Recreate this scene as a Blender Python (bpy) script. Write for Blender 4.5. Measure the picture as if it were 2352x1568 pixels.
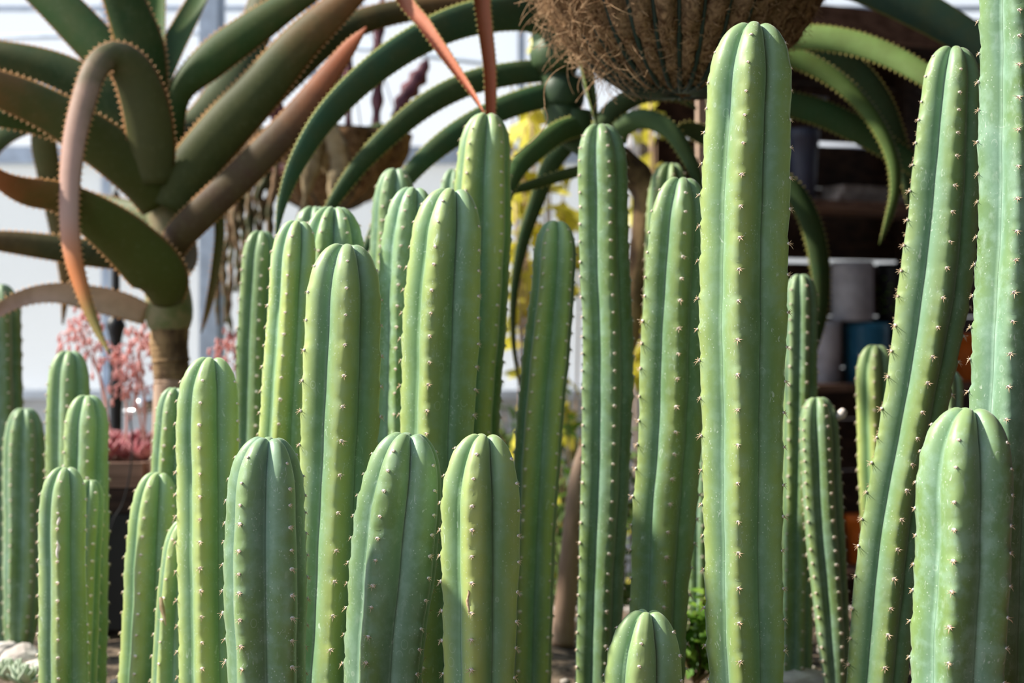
import bpy, math, random
import numpy as np
from mathutils import Vector, Matrix, noise as mnoise

# ------------------------------------------------------------------ camera, sky, sun, exposure
sc = bpy.context.scene
for o in list(bpy.data.objects): bpy.data.objects.remove(o)
COL = sc.collection
H = 1.45                       # camera height
F = 3920.0                     # focal length in pixels of the 2352 px wide frame
cam_d = bpy.data.cameras.new('camera'); cam = bpy.data.objects.new('camera', cam_d); COL.objects.link(cam)
cam.location = (0, 0, H); cam.rotation_euler = (math.radians(90), 0, 0)
cam_d.sensor_width = 36; cam_d.lens = 60; cam_d.clip_end = 200; cam_d.clip_start = .05
cam_d.dof.use_dof = True; cam_d.dof.focus_distance = 1.80; cam_d.dof.aperture_fstop = 4.8
sc.camera = cam
sc.view_settings.view_transform = 'Standard'; sc.view_settings.look = 'None'
sc.view_settings.gamma = 1; sc.view_settings.use_curve_mapping = False
sc.view_settings.exposure = 0.0

W = bpy.data.worlds.new('sky'); sc.world = W; W.use_nodes = True
wn = W.node_tree; wn.nodes.clear()
wo = wn.nodes.new('ShaderNodeOutputWorld'); wb = wn.nodes.new('ShaderNodeBackground')
wg = wn.nodes.new('ShaderNodeTexCoord'); ws = wn.nodes.new('ShaderNodeSeparateXYZ'); wr = wn.nodes.new('ShaderNodeValToRGB')
wn.links.new(wg.outputs['Generated'], ws.inputs[0]); wn.links.new(ws.outputs['Z'], wr.inputs[0])
wr.color_ramp.elements[0].position = 0.0; wr.color_ramp.elements[0].color = (.92, .93, .95, 1)
wr.color_ramp.elements[1].position = 0.75; wr.color_ramp.elements[1].color = (.55, .74, 1, 1)
e = wr.color_ramp.elements.new(.22); e.color = (.82, .90, 1, 1)
wn.links.new(wr.outputs[0], wb.inputs[0]); wb.inputs[1].default_value = 1.20
wn.links.new(wb.outputs[0], wo.inputs[0])

sun_d = bpy.data.lights.new('sun', 'SUN'); sun = bpy.data.objects.new('sun', sun_d); COL.objects.link(sun)
sun_d.energy = 8.8; sun_d.angle = math.radians(2.2); sun_d.color = (1, .94, .82)
SUN_AZ, SUN_EL = math.radians(-93), math.radians(41)      # azimuth from the -Y (towards camera) axis, to the left
sdir = Vector((math.sin(SUN_AZ)*math.cos(SUN_EL), -math.cos(SUN_AZ)*math.cos(SUN_EL), math.sin(SUN_EL)))
sun.rotation_euler = sdir.to_track_quat('Z', 'Y').to_euler(); sun.location = (-3, -1, 5)

# ------------------------------------------------------------------ helpers
BED = H - 0.50                 # surface of the raised bed
PI = math.pi
def P(px, py, d): return Vector(((px-1176)/F*d, d, H+(784-py)/F*d))
def R(px, d): return px/F*d

def tag(o, label=None, cat=None, group=None, kind=None):
    if label: o['label'] = label
    if cat: o['category'] = cat
    if group: o['group'] = group
    if kind: o['kind'] = kind
    return o
def empty(name, loc, label=None, cat=None, group=None):
    o = bpy.data.objects.new(name, None); COL.objects.link(o); o.location = loc
    o.empty_display_size = .05
    return tag(o, label, cat, group)
WL = {}
def wloc(o):                    # world location of a thing or part made here (no rotations on parents)
    v = Vector(o.location)
    while o.parent: o = o.parent; v += Vector(o.location)
    return v
class MB:
    """collects world-space geometry; build() links it as ONE mesh object with its origin at the parent / given origin"""
    def __init__(s): s.v = []; s.f = []; s.a = {}; s.mi = []
    def add(s, verts, faces, mi=0, **attrs):
        b = len(s.v); s.v.extend([tuple(x) for x in verts]); s.f.extend([tuple(i+b for i in f) for f in faces]); s.mi.extend([mi]*len(faces))
        for k, vals in attrs.items():
            l = s.a.setdefault(k, [0.0]*b)
            if len(l) < b: l.extend([0.0]*(b-len(l)))
            l.extend(vals)
    def box(s, c, size, mi=0, rz=0):
        x, y, z = [q/2 for q in size]; vs = []
        for dz in (-z, z):
            for dx, dy in ((-x, -y), (x, -y), (x, y), (-x, y)):
                vs.append((c[0]+dx*math.cos(rz)-dy*math.sin(rz), c[1]+dx*math.sin(rz)+dy*math.cos(rz), c[2]+dz))
        s.add(vs, [(3,2,1,0), (4,5,6,7), (0,1,5,4), (1,2,6,5), (2,3,7,6), (3,0,4,7)], mi)
    def tube(s, pts, rad, n=8, mi=0, cap=True):
        pts = [Vector(p) for p in pts]; m = len(pts)
        if not hasattr(rad, '__len__'): rad = [rad]*m
        vs = []; fs = []; prev = None
        for i, p in enumerate(pts):
            t = (pts[min(i+1, m-1)]-pts[max(i-1, 0)]).normalized()
            if prev is None:
                prev = t.orthogonal().normalized()
            u = (prev-t*prev.dot(t)); u = u.normalized() if u.length > 1e-6 else t.orthogonal().normalized(); prev = u
            w = t.cross(u)
            for k in range(n):
                a = 2*PI*k/n; vs.append(p+(u*math.cos(a)+w*math.sin(a))*rad[i])
        for i in range(m-1):
            for k in range(n):
                k2 = (k+1) % n; fs.append((i*n+k, i*n+k2, (i+1)*n+k2, (i+1)*n+k))
        if cap: fs.append(tuple(range(n-1, -1, -1))); fs.append(tuple((m-1)*n+k for k in range(n)))
        s.add(vs, fs, mi)
    def lathe(s, c, prof, n=32, mi=0, closed=False):
        vs = []; fs = []; m = len(prof)
        for r, z in prof:
            for k in range(n):
                a = 2*PI*k/n; vs.append((c[0]+r*math.cos(a), c[1]+r*math.sin(a), c[2]+z))
        for i in range(m-1 if not closed else m):
            for k in range(n):
                k2 = (k+1) % n; j = (i+1) % m; fs.append((i*n+k, i*n+k2, j*n+k2, j*n+k))
        s.add(vs, fs, mi)
        if not closed:
            b = len(s.v)-len(vs)
            if prof[0][0] > 1e-5: s.f.append(tuple(b+k for k in range(n-1, -1, -1))); s.mi.append(mi)
            if prof[-1][0] > 1e-5: s.f.append(tuple(b+(m-1)*n+k for k in range(n))); s.mi.append(mi)
    def build(s, name, mats, parent=None, origin=None, smooth=True):
        me = bpy.data.meshes.new(name)
        if origin is None:
            origin = wloc(parent) if parent else Vector((0, 0, 0))
            if parent is None:
                a = np.array(s.v); origin = Vector(((a[:,0].min()+a[:,0].max())/2, (a[:,1].min()+a[:,1].max())/2, a[:,2].min()))
        origin = Vector(origin)
        a = np.array(s.v, dtype=float)-np.array(origin)
        me.from_pydata(a.tolist(), [], s.f)
        for k, vals in s.a.items():
            if len(vals) < len(s.v): vals = vals+[0.0]*(len(s.v)-len(vals))
            at = me.attributes.new(k, 'FLOAT', 'POINT'); at.data.foreach_set('value', vals)
        if not isinstance(mats, (list, tuple)): mats = [mats]
        for m in mats: me.materials.append(m)
        if len(mats) > 1: me.polygons.foreach_set('material_index', s.mi)
        if smooth: me.polygons.foreach_set('use_smooth', [True]*len(me.polygons))
        me.update()
        o = bpy.data.objects.new(name, me); COL.objects.link(o)
        if parent: o.parent = parent; o.location = origin-wloc(parent)
        else: o.location = origin
        return o
def inst(name, me, parent, mat_world_loc, rot=None, scale=None):
    o = bpy.data.objects.new(name, me); COL.objects.link(o)
    if parent: o.parent = parent; o.location = Vector(mat_world_loc)-wloc(parent)
    else: o.location = mat_world_loc
    if rot is not None:
        o.rotation_mode = 'QUATERNION'; o.rotation_quaternion = rot
    if scale is not None: o.scale = scale if hasattr(scale, '__len__') else (scale,)*3
    return o
def catmull(pts, n):
    """pts: rows of floats; returns n rows sampled evenly in chord length"""
    p = np.array(pts, float)
    d = np.r_[0, np.cumsum(np.linalg.norm(np.diff(p[:, :3], axis=0), axis=1))]
    out = []
    m = np.zeros_like(p)
    for i in range(len(p)):
        if i == 0: m[i] = (p[1]-p[0])/(d[1]-d[0])
        elif i == len(p)-1: m[i] = (p[-1]-p[-2])/(d[-1]-d[-2])
        else: m[i] = (p[i+1]-p[i-1])/(d[i+1]-d[i-1])
    ss = n if hasattr(n, '__len__') else np.linspace(0, d[-1], n)
    for s in ss:
        i = min(max(np.searchsorted(d, s)-1, 0), len(p)-2); h = d[i+1]-d[i]; t = (s-d[i])/h
        if t > 1:
            out.append(p[-1]+m[-1]*(s-d[-1])); continue
        out.append((2*t**3-3*t*t+1)*p[i]+(t**3-2*t*t+t)*h*m[i]+(-2*t**3+3*t*t)*p[i+1]+(t**3-t*t)*h*m[i+1])
    return np.array(out), d[-1]

# ------------------------------------------------------------------ materials
class M:
    def __init__(s, name, rough=.6, spec=.4):
        s.m = bpy.data.materials.new(name); s.m.use_nodes = True; s.t = s.m.node_tree; s.n = s.t.nodes
        s.b = s.n['Principled BSDF']; s.b.inputs['Roughness'].default_value = rough
        s.b.inputs['Specular IOR Level'].default_value = spec
    def node(s, ty, **kw):
        n = s.n.new(ty)
        for k, v in kw.items():
            if k in n.inputs: n.inputs[k].default_value = v
            else: setattr(n, k, v)
        return n
    def l(s, a, b): s.t.links.new(a, b)
    def mix(s, fac, a, b, mode='MIX'):
        n = s.n.new('ShaderNodeMix'); n.data_type = 'RGBA'; n.blend_type = mode
        for sock, v in ((n.inputs[0], fac), (n.inputs[6], a), (n.inputs[7], b)):
            if hasattr(v, 'is_output') or isinstance(v, bpy.types.NodeSocket): s.l(v, sock)
            elif hasattr(v, '__len__'): sock.default_value = (*v[:3], 1)
            else: sock.default_value = v
        return n.outputs[2]
    def math(s, op, a, b=0.0, c=None, clamp=False):
        n = s.n.new('ShaderNodeMath'); n.operation = op; n.use_clamp = clamp
        for i, v in enumerate((a, b, c)):
            if v is None: continue
            if isinstance(v, bpy.types.NodeSocket): s.l(v, n.inputs[i])
            else: n.inputs[i].default_value = v
        return n.outputs[0]
    def ramp(s, v, lo, hi, a=0.0, b=1.0, smooth=True):
        n = s.n.new('ShaderNodeMapRange'); n.interpolation_type = 'SMOOTHSTEP' if smooth else 'LINEAR'
        s.l(v, n.inputs[0]); n.inputs[1].default_value = lo; n.inputs[2].default_value = hi; n.inputs[3].default_value = a; n.inputs[4].default_value = b
        return n.outputs[0]
    def coord(s, scale=(1, 1, 1)):
        tc = s.n.new('ShaderNodeTexCoord'); mp = s.n.new('ShaderNodeMapping'); mp.inputs['Scale'].default_value = scale
        oi = s.n.new('ShaderNodeObjectInfo'); add = s.n.new('ShaderNodeVectorMath'); add.operation = 'ADD'
        mul = s.math('MULTIPLY', oi.outputs['Random'], 37.0); cmb = s.n.new('ShaderNodeCombineXYZ')
        s.l(mul, cmb.inputs[0]); s.l(mul, cmb.inputs[1])
        s.l(tc.outputs['Object'], mp.inputs[0]); s.l(mp.outputs[0], add.inputs[0]); s.l(cmb.outputs[0], add.inputs[1])
        return add.outputs[0]
    def noise(s, vec, scale, detail=3, rough=.5, dist=0):
        n = s.n.new('ShaderNodeTexNoise'); s.l(vec, n.inputs['Vector']); n.inputs['Scale'].default_value = scale
        n.inputs['Detail'].default_value = detail; n.inputs['Roughness'].default_value = rough; n.inputs['Distortion'].default_value = dist
        return n.outputs['Fac']
    def attr(s, name):
        n = s.n.new('ShaderNodeAttribute'); n.attribute_name = name; return n.outputs['Fac']
    def bump(s, h, strength=.3, dist=.002):
        n = s.n.new('ShaderNodeBump'); n.inputs['Strength'].default_value = strength; n.inputs['Distance'].default_value = dist
        s.l(h, n.inputs['Height']); s.l(n.outputs[0], s.b.inputs['Normal'])
    def col(s, v):
        if isinstance(v, bpy.types.NodeSocket): s.l(v, s.b.inputs['Base Color'])
        else: s.b.inputs['Base Color'].default_value = (*v[:3], 1)
        return s
def mottled(name, a, b, scale=20, rough=.7, stretch=(1, 1, 1), bump=.2, spec=.3, detail=4, bd=.002):
    m = M(name, rough, spec); v = m.coord(stretch); n = m.noise(v, scale, detail, .6)
    m.col(m.mix(m.ramp(n, .35, .65), a, b))
    if bump: m.bump(n, bump, bd)
    return m.m
def plain(name, c, rough=.5, metal=0, spec=.4):
    m = M(name, rough, spec); v = m.coord(); n = m.noise(v, 30, 3)
    m.col(m.mix(m.ramp(n, .3, .7), [x*.88 for x in c], [min(1, x*1.1) for x in c])); m.b.inputs['Metallic'].default_value = metal
    return m.m

# cactus skin: object colour carries (yellowness, waxy bloom, value)
m = M('cactus_skin', .46, .42); v = m.coord(); oi = m.n.new('ShaderNodeObjectInfo'); sep = m.n.new('ShaderNodeSeparateColor'); m.l(oi.outputs['Color'], sep.inputs[0])
yel, blo, val = sep.outputs[0], sep.outputs[1], sep.outputs[2]
rib, hgt = m.attr('rib'), m.attr('hgt')
vs = m.coord((1, 1, .3)); n1 = m.noise(vs, 16, 3, .5, .3); n2 = m.noise(v, 55, 4, .6); n3 = m.noise(m.coord((1, 1, .45)), 130, 3, .6)
base = m.mix(m.ramp(n1, .35, .68), (.092, .190, .058), (.155, .28, .10))
n0 = m.noise(m.coord((1, 1, .4)), 13, 3, .55, .6); base = m.mix(m.math('MULTIPLY', m.ramp(n0, .42, .66), m.math('ADD', m.math('MULTIPLY', blo, .75), .1), clamp=True), base, (.15, .285, .20))
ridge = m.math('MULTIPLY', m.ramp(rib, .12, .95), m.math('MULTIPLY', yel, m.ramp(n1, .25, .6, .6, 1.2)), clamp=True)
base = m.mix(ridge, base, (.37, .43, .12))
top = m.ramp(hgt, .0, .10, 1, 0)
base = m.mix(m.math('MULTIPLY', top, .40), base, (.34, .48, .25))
grv = m.ramp(rib, .55, .05)
bl = m.math('MULTIPLY', m.math('ADD', m.math('MULTIPLY', grv, .42), m.ramp(n2, .42, .7, 0, .5)), blo, clamp=True)
base = m.mix(bl, base, (.28, .43, .32))
nb = m.ramp(n3, .56, .74); base = m.mix(m.math('MULTIPLY', nb, m.math('MULTIPLY', blo, .22)), base, (.5, .6, .5))
# small pale specks and ring-shaped water marks
vo = m.n.new('ShaderNodeTexVoronoi'); vo.inputs['Scale'].default_value = 230; m.l(v, vo.inputs['Vector'])
sp = m.math('MULTIPLY', m.ramp(vo.outputs['Distance'], .24, .08), m.ramp(m.noise(v, 40, 2), .46, .60))
vr = m.n.new('ShaderNodeTexVoronoi'); vr.inputs['Scale'].default_value = 75; m.l(m.coord((1, 1, .7)), vr.inputs['Vector'])
ring = m.math('MULTIPLY', m.math('SUBTRACT', m.ramp(vr.outputs['Distance'], .30, .27), m.ramp(vr.outputs['Distance'], .265, .22)), m.ramp(m.noise(v, 28, 2), .56, .62))
mk = m.math('MAXIMUM', m.math('MULTIPLY', sp, .55), m.math('MULTIPLY', ring, .24))
scr = m.math('MULTIPLY', m.ramp(m.noise(m.coord((1, 1, .35)), 210, 2, .5, 1.5), .66, .70), m.ramp(m.noise(v, 22, 2), .50, .60)); mk = m.math('MAXIMUM', mk, m.math('MULTIPLY', scr, .5))
mk = m.math('MULTIPLY', mk, m.math('MINIMUM', m.math('MULTIPLY', blo, 2.0), 1.0))
base = m.mix(mk, base, (.62, .70, .60))
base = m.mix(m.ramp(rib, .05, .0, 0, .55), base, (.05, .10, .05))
vm = m.n.new('ShaderNodeVectorMath'); vm.operation = 'SCALE'; m.l(base, vm.inputs[0]); m.l(val, vm.inputs['Scale'])
m.l(vm.outputs[0], m.b.inputs['Base Color'])
m.bump(m.math('ADD', n2, m.math('MULTIPLY', n3, .35)), .22, .0012)
m.b.inputs['Sheen Weight'].default_value = .30; m.b.inputs['Sheen Roughness'].default_value = .4
m.b.inputs['Subsurface Weight'].default_value = .0
SKIN = m.m
FELT = mottled('areole_felt', (.68, .58, .54), (.92, .84, .80), 900, .9)
SPINE = mottled('spine', (.62, .40, .24), (.82, .64, .46), 300, .5, bump=0)
SCAR = mottled('dry_scar', (.45, .30, .16), (.68, .52, .34), 300, .9)

def aloe_mat(name, edge, red, spec=.18, lo=.62, hi=1.2):
    m = M(name, .58, spec); oi = m.n.new('ShaderNodeObjectInfo'); v = m.coord((1, 1, 1))
    ed, al = m.attr('edge'), m.attr('along'); n1 = m.noise(v, 22, 4, .6); n2 = m.noise(v, 120, 3)
    c = m.mix(m.ramp(n1, .3, .7, .0, .30), oi.outputs['Color'], (.08, .075, .018))
    rd = m.math('MULTIPLY', m.ramp(m.math('ADD', al, m.math('MULTIPLY', n1, .3)), lo, hi), oi.outputs['Alpha'], clamp=True)
    c = m.mix(rd, c, red)
    if hi < 1: c = m.mix(m.ramp(al, .66, .8), c, (.50, .17, .06)); c = m.mix(m.ramp(al, .82, .92), c, (.22, .17, .05))
    c = m.mix(m.math('MULTIPLY', m.ramp(ed, .90, .99), .6), c, edge)
    c = m.mix(m.ramp(n2, .5, .8, 0, .05), c, (.4, .4, .25))
    m.col(c); m.bump(n2, .12, .001)
    return m.m
ALOE = aloe_mat('aloe_skin', (.48, .22, .07), (.30, .085, .035))
ALOE2 = aloe_mat('aloe_skin_yellow_edge', (.42, .40, .08), (.50, .13, .06))
ALOE3 = aloe_mat('aloe_skin_pink', (.50, .20, .09), (.44, .27, .22), lo=.38, hi=.75)
TOOTH = mottled('orange_tooth', (.62, .30, .12), (.78, .46, .22), 200, .5, bump=0)
TOOTH2 = mottled('yellow_tooth', (.45, .38, .10), (.60, .50, .18), 200, .5, bump=0)
BARK = mottled('aloe_bark', (.055, .03, .018), (.38, .24, .12), 14, .95, (1, 1, .5), .8, bd=.01)
PALEBARK = mottled('pale_bark', (.30, .19, .13), (.52, .37, .28), 18, .9, (1, 1, .15), .6, bd=.005)
SHEATH = mottled('aloe_sheath', (.13, .16, .06), (.30, .24, .14), 16, .6)
m = M('coir', .97, .1); v = m.coord(); n1 = m.noise(v, 60, 6, .75, 2.0); n2 = m.noise(v, 14, 3)
c = m.mix(m.ramp(n1, .36, .62), (.10, .045, .02), (.50, .30, .16)); c = m.mix(m.ramp(n2, .5, .75, 0, .3), c, (.58, .40, .25)); m.col(c); m.bump(n1, 1, .012); COIR = m.m
FIBRE = mottled('coir_fibre', (.22, .115, .055), (.58, .38, .22), 60, .9, bump=0)
WIRE = plain('dark_green_wire', (.018, .035, .028), .45)
BLACKM = plain('black_plastic', (.012, .012, .014), .5)
IRON = plain('black_iron', (.012, .013, .016), .45)
NAVY = plain('navy_plastic', (.045, .055, .095), .5)
GREYPOT = mottled('grey_pot', (.36, .36, .43), (.56, .56, .64), 14, .8)
BLUEPOT = mottled('blue_glaze', (.03, .17, .32), (.09, .34, .52), 12, .35, bump=.05)
ORANGE = plain('orange_plastic', (.90, .20, .025), .45)
STEEL = plain('painted_steel', (.52, .58, .68), .45)
WHITE = mottled('white_paint', (.60, .62, .66), (.74, .76, .80), 8, .5)
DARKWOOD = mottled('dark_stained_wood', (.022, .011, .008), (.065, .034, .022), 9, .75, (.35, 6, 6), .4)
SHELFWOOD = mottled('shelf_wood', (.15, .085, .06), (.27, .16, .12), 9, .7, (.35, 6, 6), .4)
GREYWOOD = mottled('weathered_wood', (.26, .22, .20), (.50, .44, .41), 12, .9, (.35, 5, 5), .6)
SOIL = mottled('gritty_soil', (.035, .024, .016), (.22, .16, .11), 45, .98, bump=1, bd=.01)
GRAVEL = mottled('gravel', (.25, .22, .19), (.52, .47, .42), 25, .9)
CONC = mottled('concrete_floor', (.16, .15, .13), (.30, .28, .25), 3, .9)
GROUND = mottled('pale_ground', (.30, .30, .24), (.50, .48, .42), .8, .95)
ROCK = mottled('pale_rock', (.42, .36, .32), (.68, .62, .56), 18, .9, (1, 1, 3), .7, bd=.006)
PINKSUC = mottled('pink_succulent', (.30, .07, .09), (.62, .27, .28), 60, .5, bump=.05)
PINKFLOWER = plain('pink_flower', (.88, .50, .48), .5)
PINKSTEM = plain('pink_stem', (.66, .36, .32), .5)
PALESUC = mottled('pale_succulent', (.30, .36, .24), (.46, .52, .38), 50, .5)
PURPLE = mottled('purple_stem', (.11, .035, .05), (.26, .10, .12), 30, .5)
DEAD = mottled('dead_leaf', (.34, .25, .14), (.58, .48, .32), 25, .8)
VINE = mottled('hanging_vine', (.05, .055, .02), (.22, .13, .07), 25, .7)
MOSS = mottled('moss', (.02, .035, .01), (.07, .10, .03), 60, .95, bump=1, bd=.006)
FERN = mottled('bright_green_leaf', (.10, .24, .03), (.26, .42, .06), 30, .5, bump=0)
YLEAF = mottled('yellow_leaf', (.55, .50, .04), (.80, .72, .12), 25, .5, bump=0)
BUSH = mottled('bush_leaf', (.07, .14, .035), (.22, .30, .09), 20, .6, bump=0)
def leafy_translucent(mat, amt=.35):
    t = mat.node_tree; b = t.nodes['Principled BSDF']; out = t.nodes['Material Output']
    tr = t.nodes.new('ShaderNodeBsdfTranslucent'); mx = t.nodes.new('ShaderNodeMixShader'); mx.inputs[0].default_value = amt
    src = b.inputs['Base Color'].links[0].from_socket; t.links.new(src, tr.inputs[0])
    t.links.new(b.outputs[0], mx.inputs[1]); t.links.new(tr.outputs[0], mx.inputs[2]); t.links.new(mx.outputs[0], out.inputs[0])
for q in (YLEAF, BUSH, FERN, PINKFLOWER, DEAD, PURPLE): leafy_translucent(q)
def glassy(name, tr, body, white=(.90, .89, .88), transl=.7):
    m = bpy.data.materials.new(name); m.use_nodes = True; t = m.node_tree; n = t.nodes; n.clear()
    out = n.new('ShaderNodeOutputMaterial'); T = n.new('ShaderNodeBsdfTransparent'); T.inputs[0].default_value = (.99, .99, .99, 1)
    G = n.new('ShaderNodeBsdfGlossy'); G.inputs['Roughness'].default_value = .12
    L = n.new('ShaderNodeBsdfTranslucent'); D = n.new('ShaderNodeBsdfDiffuse')
    tx = n.new('ShaderNodeTexNoise'); tx.inputs['Scale'].default_value = 3; cr = n.new('ShaderNodeMapRange'); cr.inputs[3].default_value = .9; cr.inputs[4].default_value = 1
    t.links.new(tx.outputs[0], cr.inputs[0]); vm = n.new('ShaderNodeVectorMath'); vm.operation = 'SCALE'; vm.inputs[0].default_value = white; t.links.new(cr.outputs[0], vm.inputs['Scale'])
    t.links.new(vm.outputs[0], L.inputs[0]); t.links.new(vm.outputs[0], D.inputs[0])
    a = n.new('ShaderNodeMixShader'); a.inputs[0].default_value = transl; t.links.new(D.outputs[0], a.inputs[1]); t.links.new(L.outputs[0], a.inputs[2])
    b = n.new('ShaderNodeMixShader'); b.inputs[0].default_value = body; t.links.new(G.outputs[0], b.inputs[1]); t.links.new(a.outputs[0], b.inputs[2])
    c = n.new('ShaderNodeMixShader'); c.inputs[0].default_value = tr; t.links.new(b.outputs[0], c.inputs[1]); t.links.new(T.outputs[0], c.inputs[2])
    t.links.new(c.outputs[0], out.inputs[0]); return m
GLASS = glassy('clear_glass', .94, .3)
POLY = glassy('milky_polycarbonate', .50, .97)

# ------------------------------------------------------------------ setting
b = MB(); b.box((0, 2.3, -.05), (9, 5.6, .1)); tag(b.build('floor', CONC, smooth=False), 'grey concrete greenhouse floor', kind='structure')
b = MB(); b.box((0, 31, -.09), (80, 51.8, .1)); tag(b.build('ground_outside', GROUND, smooth=False), 'pale ground beyond the glass', kind='structure')
# back wall of the greenhouse: low base, sill, milky panels, beam, clear panes, mullions
YW = 5.1
zs, zb, zt = P(0, 912, YW).z, P(0, 358, YW).z, P(0, -330, YW).z
b = MB(); b.box((0, YW, zs/2), (8.4, .16, zs-.002)); wall = tag(b.build('wall_back', WHITE, smooth=False), 'greenhouse back wall of milky panels and clear panes', kind='structure')
b = MB(); b.box((0, YW-.04, zs+.012), (8.4, .2, .024)); b.build('sill', WHITE, wall, smooth=False)
b = MB(); b.box((0, YW, zb), (8.4, .07, .05)); b.build('beam', STEEL, wall, smooth=False)
b = MB(); b.box((0, YW, zt), (8.4, .07, .06)); b.build('top_rail', STEEL, wall, smooth=False)
xm = [P(245, 0, YW).x+.62*k for k in range(-6, 8)]
xm = [x for x in xm if abs(x) < 4.2]
mu = None; pa = None; gl = None; gb = None
for i, x in enumerate(xm):
    if mu is None:
        b = MB(); b.box((x, YW, (zs+zt)/2), (.022, .04, zt-zs)); mu = b.build('mullion', STEEL, wall, origin=(x, YW, zs), smooth=False)
    else: inst('mullion', mu.data, wall, (x, YW, zs))
for i in range(len(xm)-1):
    x0, x1 = xm[i]+.012, xm[i+1]-.012; xc = (x0+x1)/2
    if pa is None:
        b = MB(); b.box((xc, YW+.005, (zs+.024+zb-.025)/2), (x1-x0, .01, zb-zs-.05)); pa = b.build('milky_panel', POLY, wall, origin=(xc, YW, zs), smooth=False)
        b = MB(); b.box((xc, YW+.005, (zt-.03+zb+.025)/2), (x1-x0, .005, zt-zb-.056)); gl = b.build('glass_pane', GLASS, wall, origin=(xc, YW, zs), smooth=False)
        b = MB(); b.box((xc, YW-.012, P(0, 22, YW).z), (x1-x0, .02, .014)); gb = b.build('glazing_bar', STEEL, wall, origin=(xc, YW, zs), smooth=False)
    else:
        inst('milky_panel', pa.data, wall, (xc, YW, zs)); inst('glass_pane', gl.data, wall, (xc, YW, zs)); inst('glazing_bar', gb.data, wall, (xc, YW, zs))
# steel post standing in front of the wall
b = MB(); p0 = P(481, 0, 4.4); b.box((p0.x, 4.4, 1.6), (.046, .046, 3.2)); b.box((p0.x+.03, 4.42, 1.6), (.014, .02, 3.2))
o = b.build('steel_post', STEEL, smooth=False); tag(o, 'pale blue-grey steel post behind the left tree aloe', 'post')
b = MB(); b.box((p0.x, 4.4, .006), (.14, .14, .012)); b.build('base_plate', STEEL, o, smooth=False)
b = MB(); b.tube([P(-300, 92, 4.9), P(300, 80, 4.9), P(440, 74, 4.9), P(900, 118, 4.6), P(1250, 162, 4.5), P(1900, 230, 4.5)], .0075, 8)
tag(b.build('roof_pipe', STEEL), 'thin grey pipe crossing the sky behind the aloes', 'pipe')

# unseen dark walls and overhead boards, added to block sky light and deepen shade
b = MB(); b.box((1.95, 1.3, 1.4), (.05, 6.6, 2.8)); tag(b.build('shade_wall_side', DARKWOOD, smooth=False), 'unseen dark timber side wall, added to shade the scene', kind='structure')
b = MB(); b.box((.0, -2.0, 1.4), (3.84, .05, 2.8)); tag(b.build('shade_wall_front', DARKWOOD, smooth=False), 'unseen dark timber wall behind the viewer, added to cut the sky fill', kind='structure')
b = MB(); b.box((.98, 1.3, 2.84), (2.0, 6.6, .05)); tag(b.build('shade_ceiling', DARKWOOD, smooth=False), 'unseen dark boards overhead, added to block light from the sky', kind='structure')

# raised bed
X0, X1, Y0, Y1 = -1.6, 1.35, 1.25, 3.25
bed = empty('raised_bed', (0, (Y0+Y1)/2, 0), 'raised timber bed of gritty soil in which the columnar cacti stand', 'planting bed')
for k in range(6):
    zc = .075+.158*k
    for yy in (Y0-.02, Y1+.02):
        b = MB(); b.box(((X0+X1)/2, yy, zc), (X1-X0+.08, .04, .15)); b.build('plank', GREYWOOD, bed, smooth=False)
    for xx in (X0-.02, X1+.02):
        b = MB(); b.box((xx, (Y0+Y1)/2, zc), (.04, Y1-Y0-.002, .15)); b.build('plank', GREYWOOD, bed, smooth=False)
b = MB(); nx, ny = 90, 60; vs = []; fs = []
for j in range(ny+1):
    for i in range(nx+1):
        x = X0+(X1-X0)*i/nx; y = Y0+(Y1-Y0)*j/ny; edge = (i in (0, nx) or j in (0, ny))
        vs.append((x, y, BED-.012 + (0 if edge else .012*mnoise.noise(Vector((x*9, y*9, 0)))+.006*mnoise.noise(Vector((x*40, y*40, 3))))))
for j in range(ny):
    for i in range(nx): a = j*(nx+1)+i; fs.append((a, a+1, a+nx+2, a+nx+1))
b.add(vs, fs)
k0 = len(b.v); b.add([(X0, Y0, .02), (X1, Y0, .02), (X1, Y1, .02), (X0, Y1, .02)], [(3, 2, 1, 0)])
b.build('soil', SOIL, bed)
rng = random.Random(3); b = MB()
def rock_pts(c, r, seed, sq=(1, 1, .7), sub=2):
    import bmesh
    bm = bmesh.new(); bmesh.ops.create_icosphere(bm, subdivisions=sub, radius=1)
    vs = []
    for v_ in bm.verts:
        q = v_.co; k = 1+.28*mnoise.noise(q*1.3+Vector((seed*3.1, seed, 0)))+.08*mnoise.noise(q*4+Vector((seed, 0, 0)))
        vs.append((c[0]+q.x*r*sq[0]*k, c[1]+q.y*r*sq[1]*k, c[2]+q.z*r*sq[2]*k))
    fs = [tuple(w.index for w in f.verts) for f in bm.faces]; bm.free(); return vs, fs
for k in range(900):
    x = rng.uniform(X0+.02, X1-.02); y = rng.uniform(1.9, Y1-.02)
    vs_, fs_ = rock_pts((x, y, BED-.006), rng.uniform(.004, .010), k, sub=1); b.add(vs_, fs_)
tag(b.build('gravel', GRAVEL, bed), 'pale gravel over the soil', kind='stuff')

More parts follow.
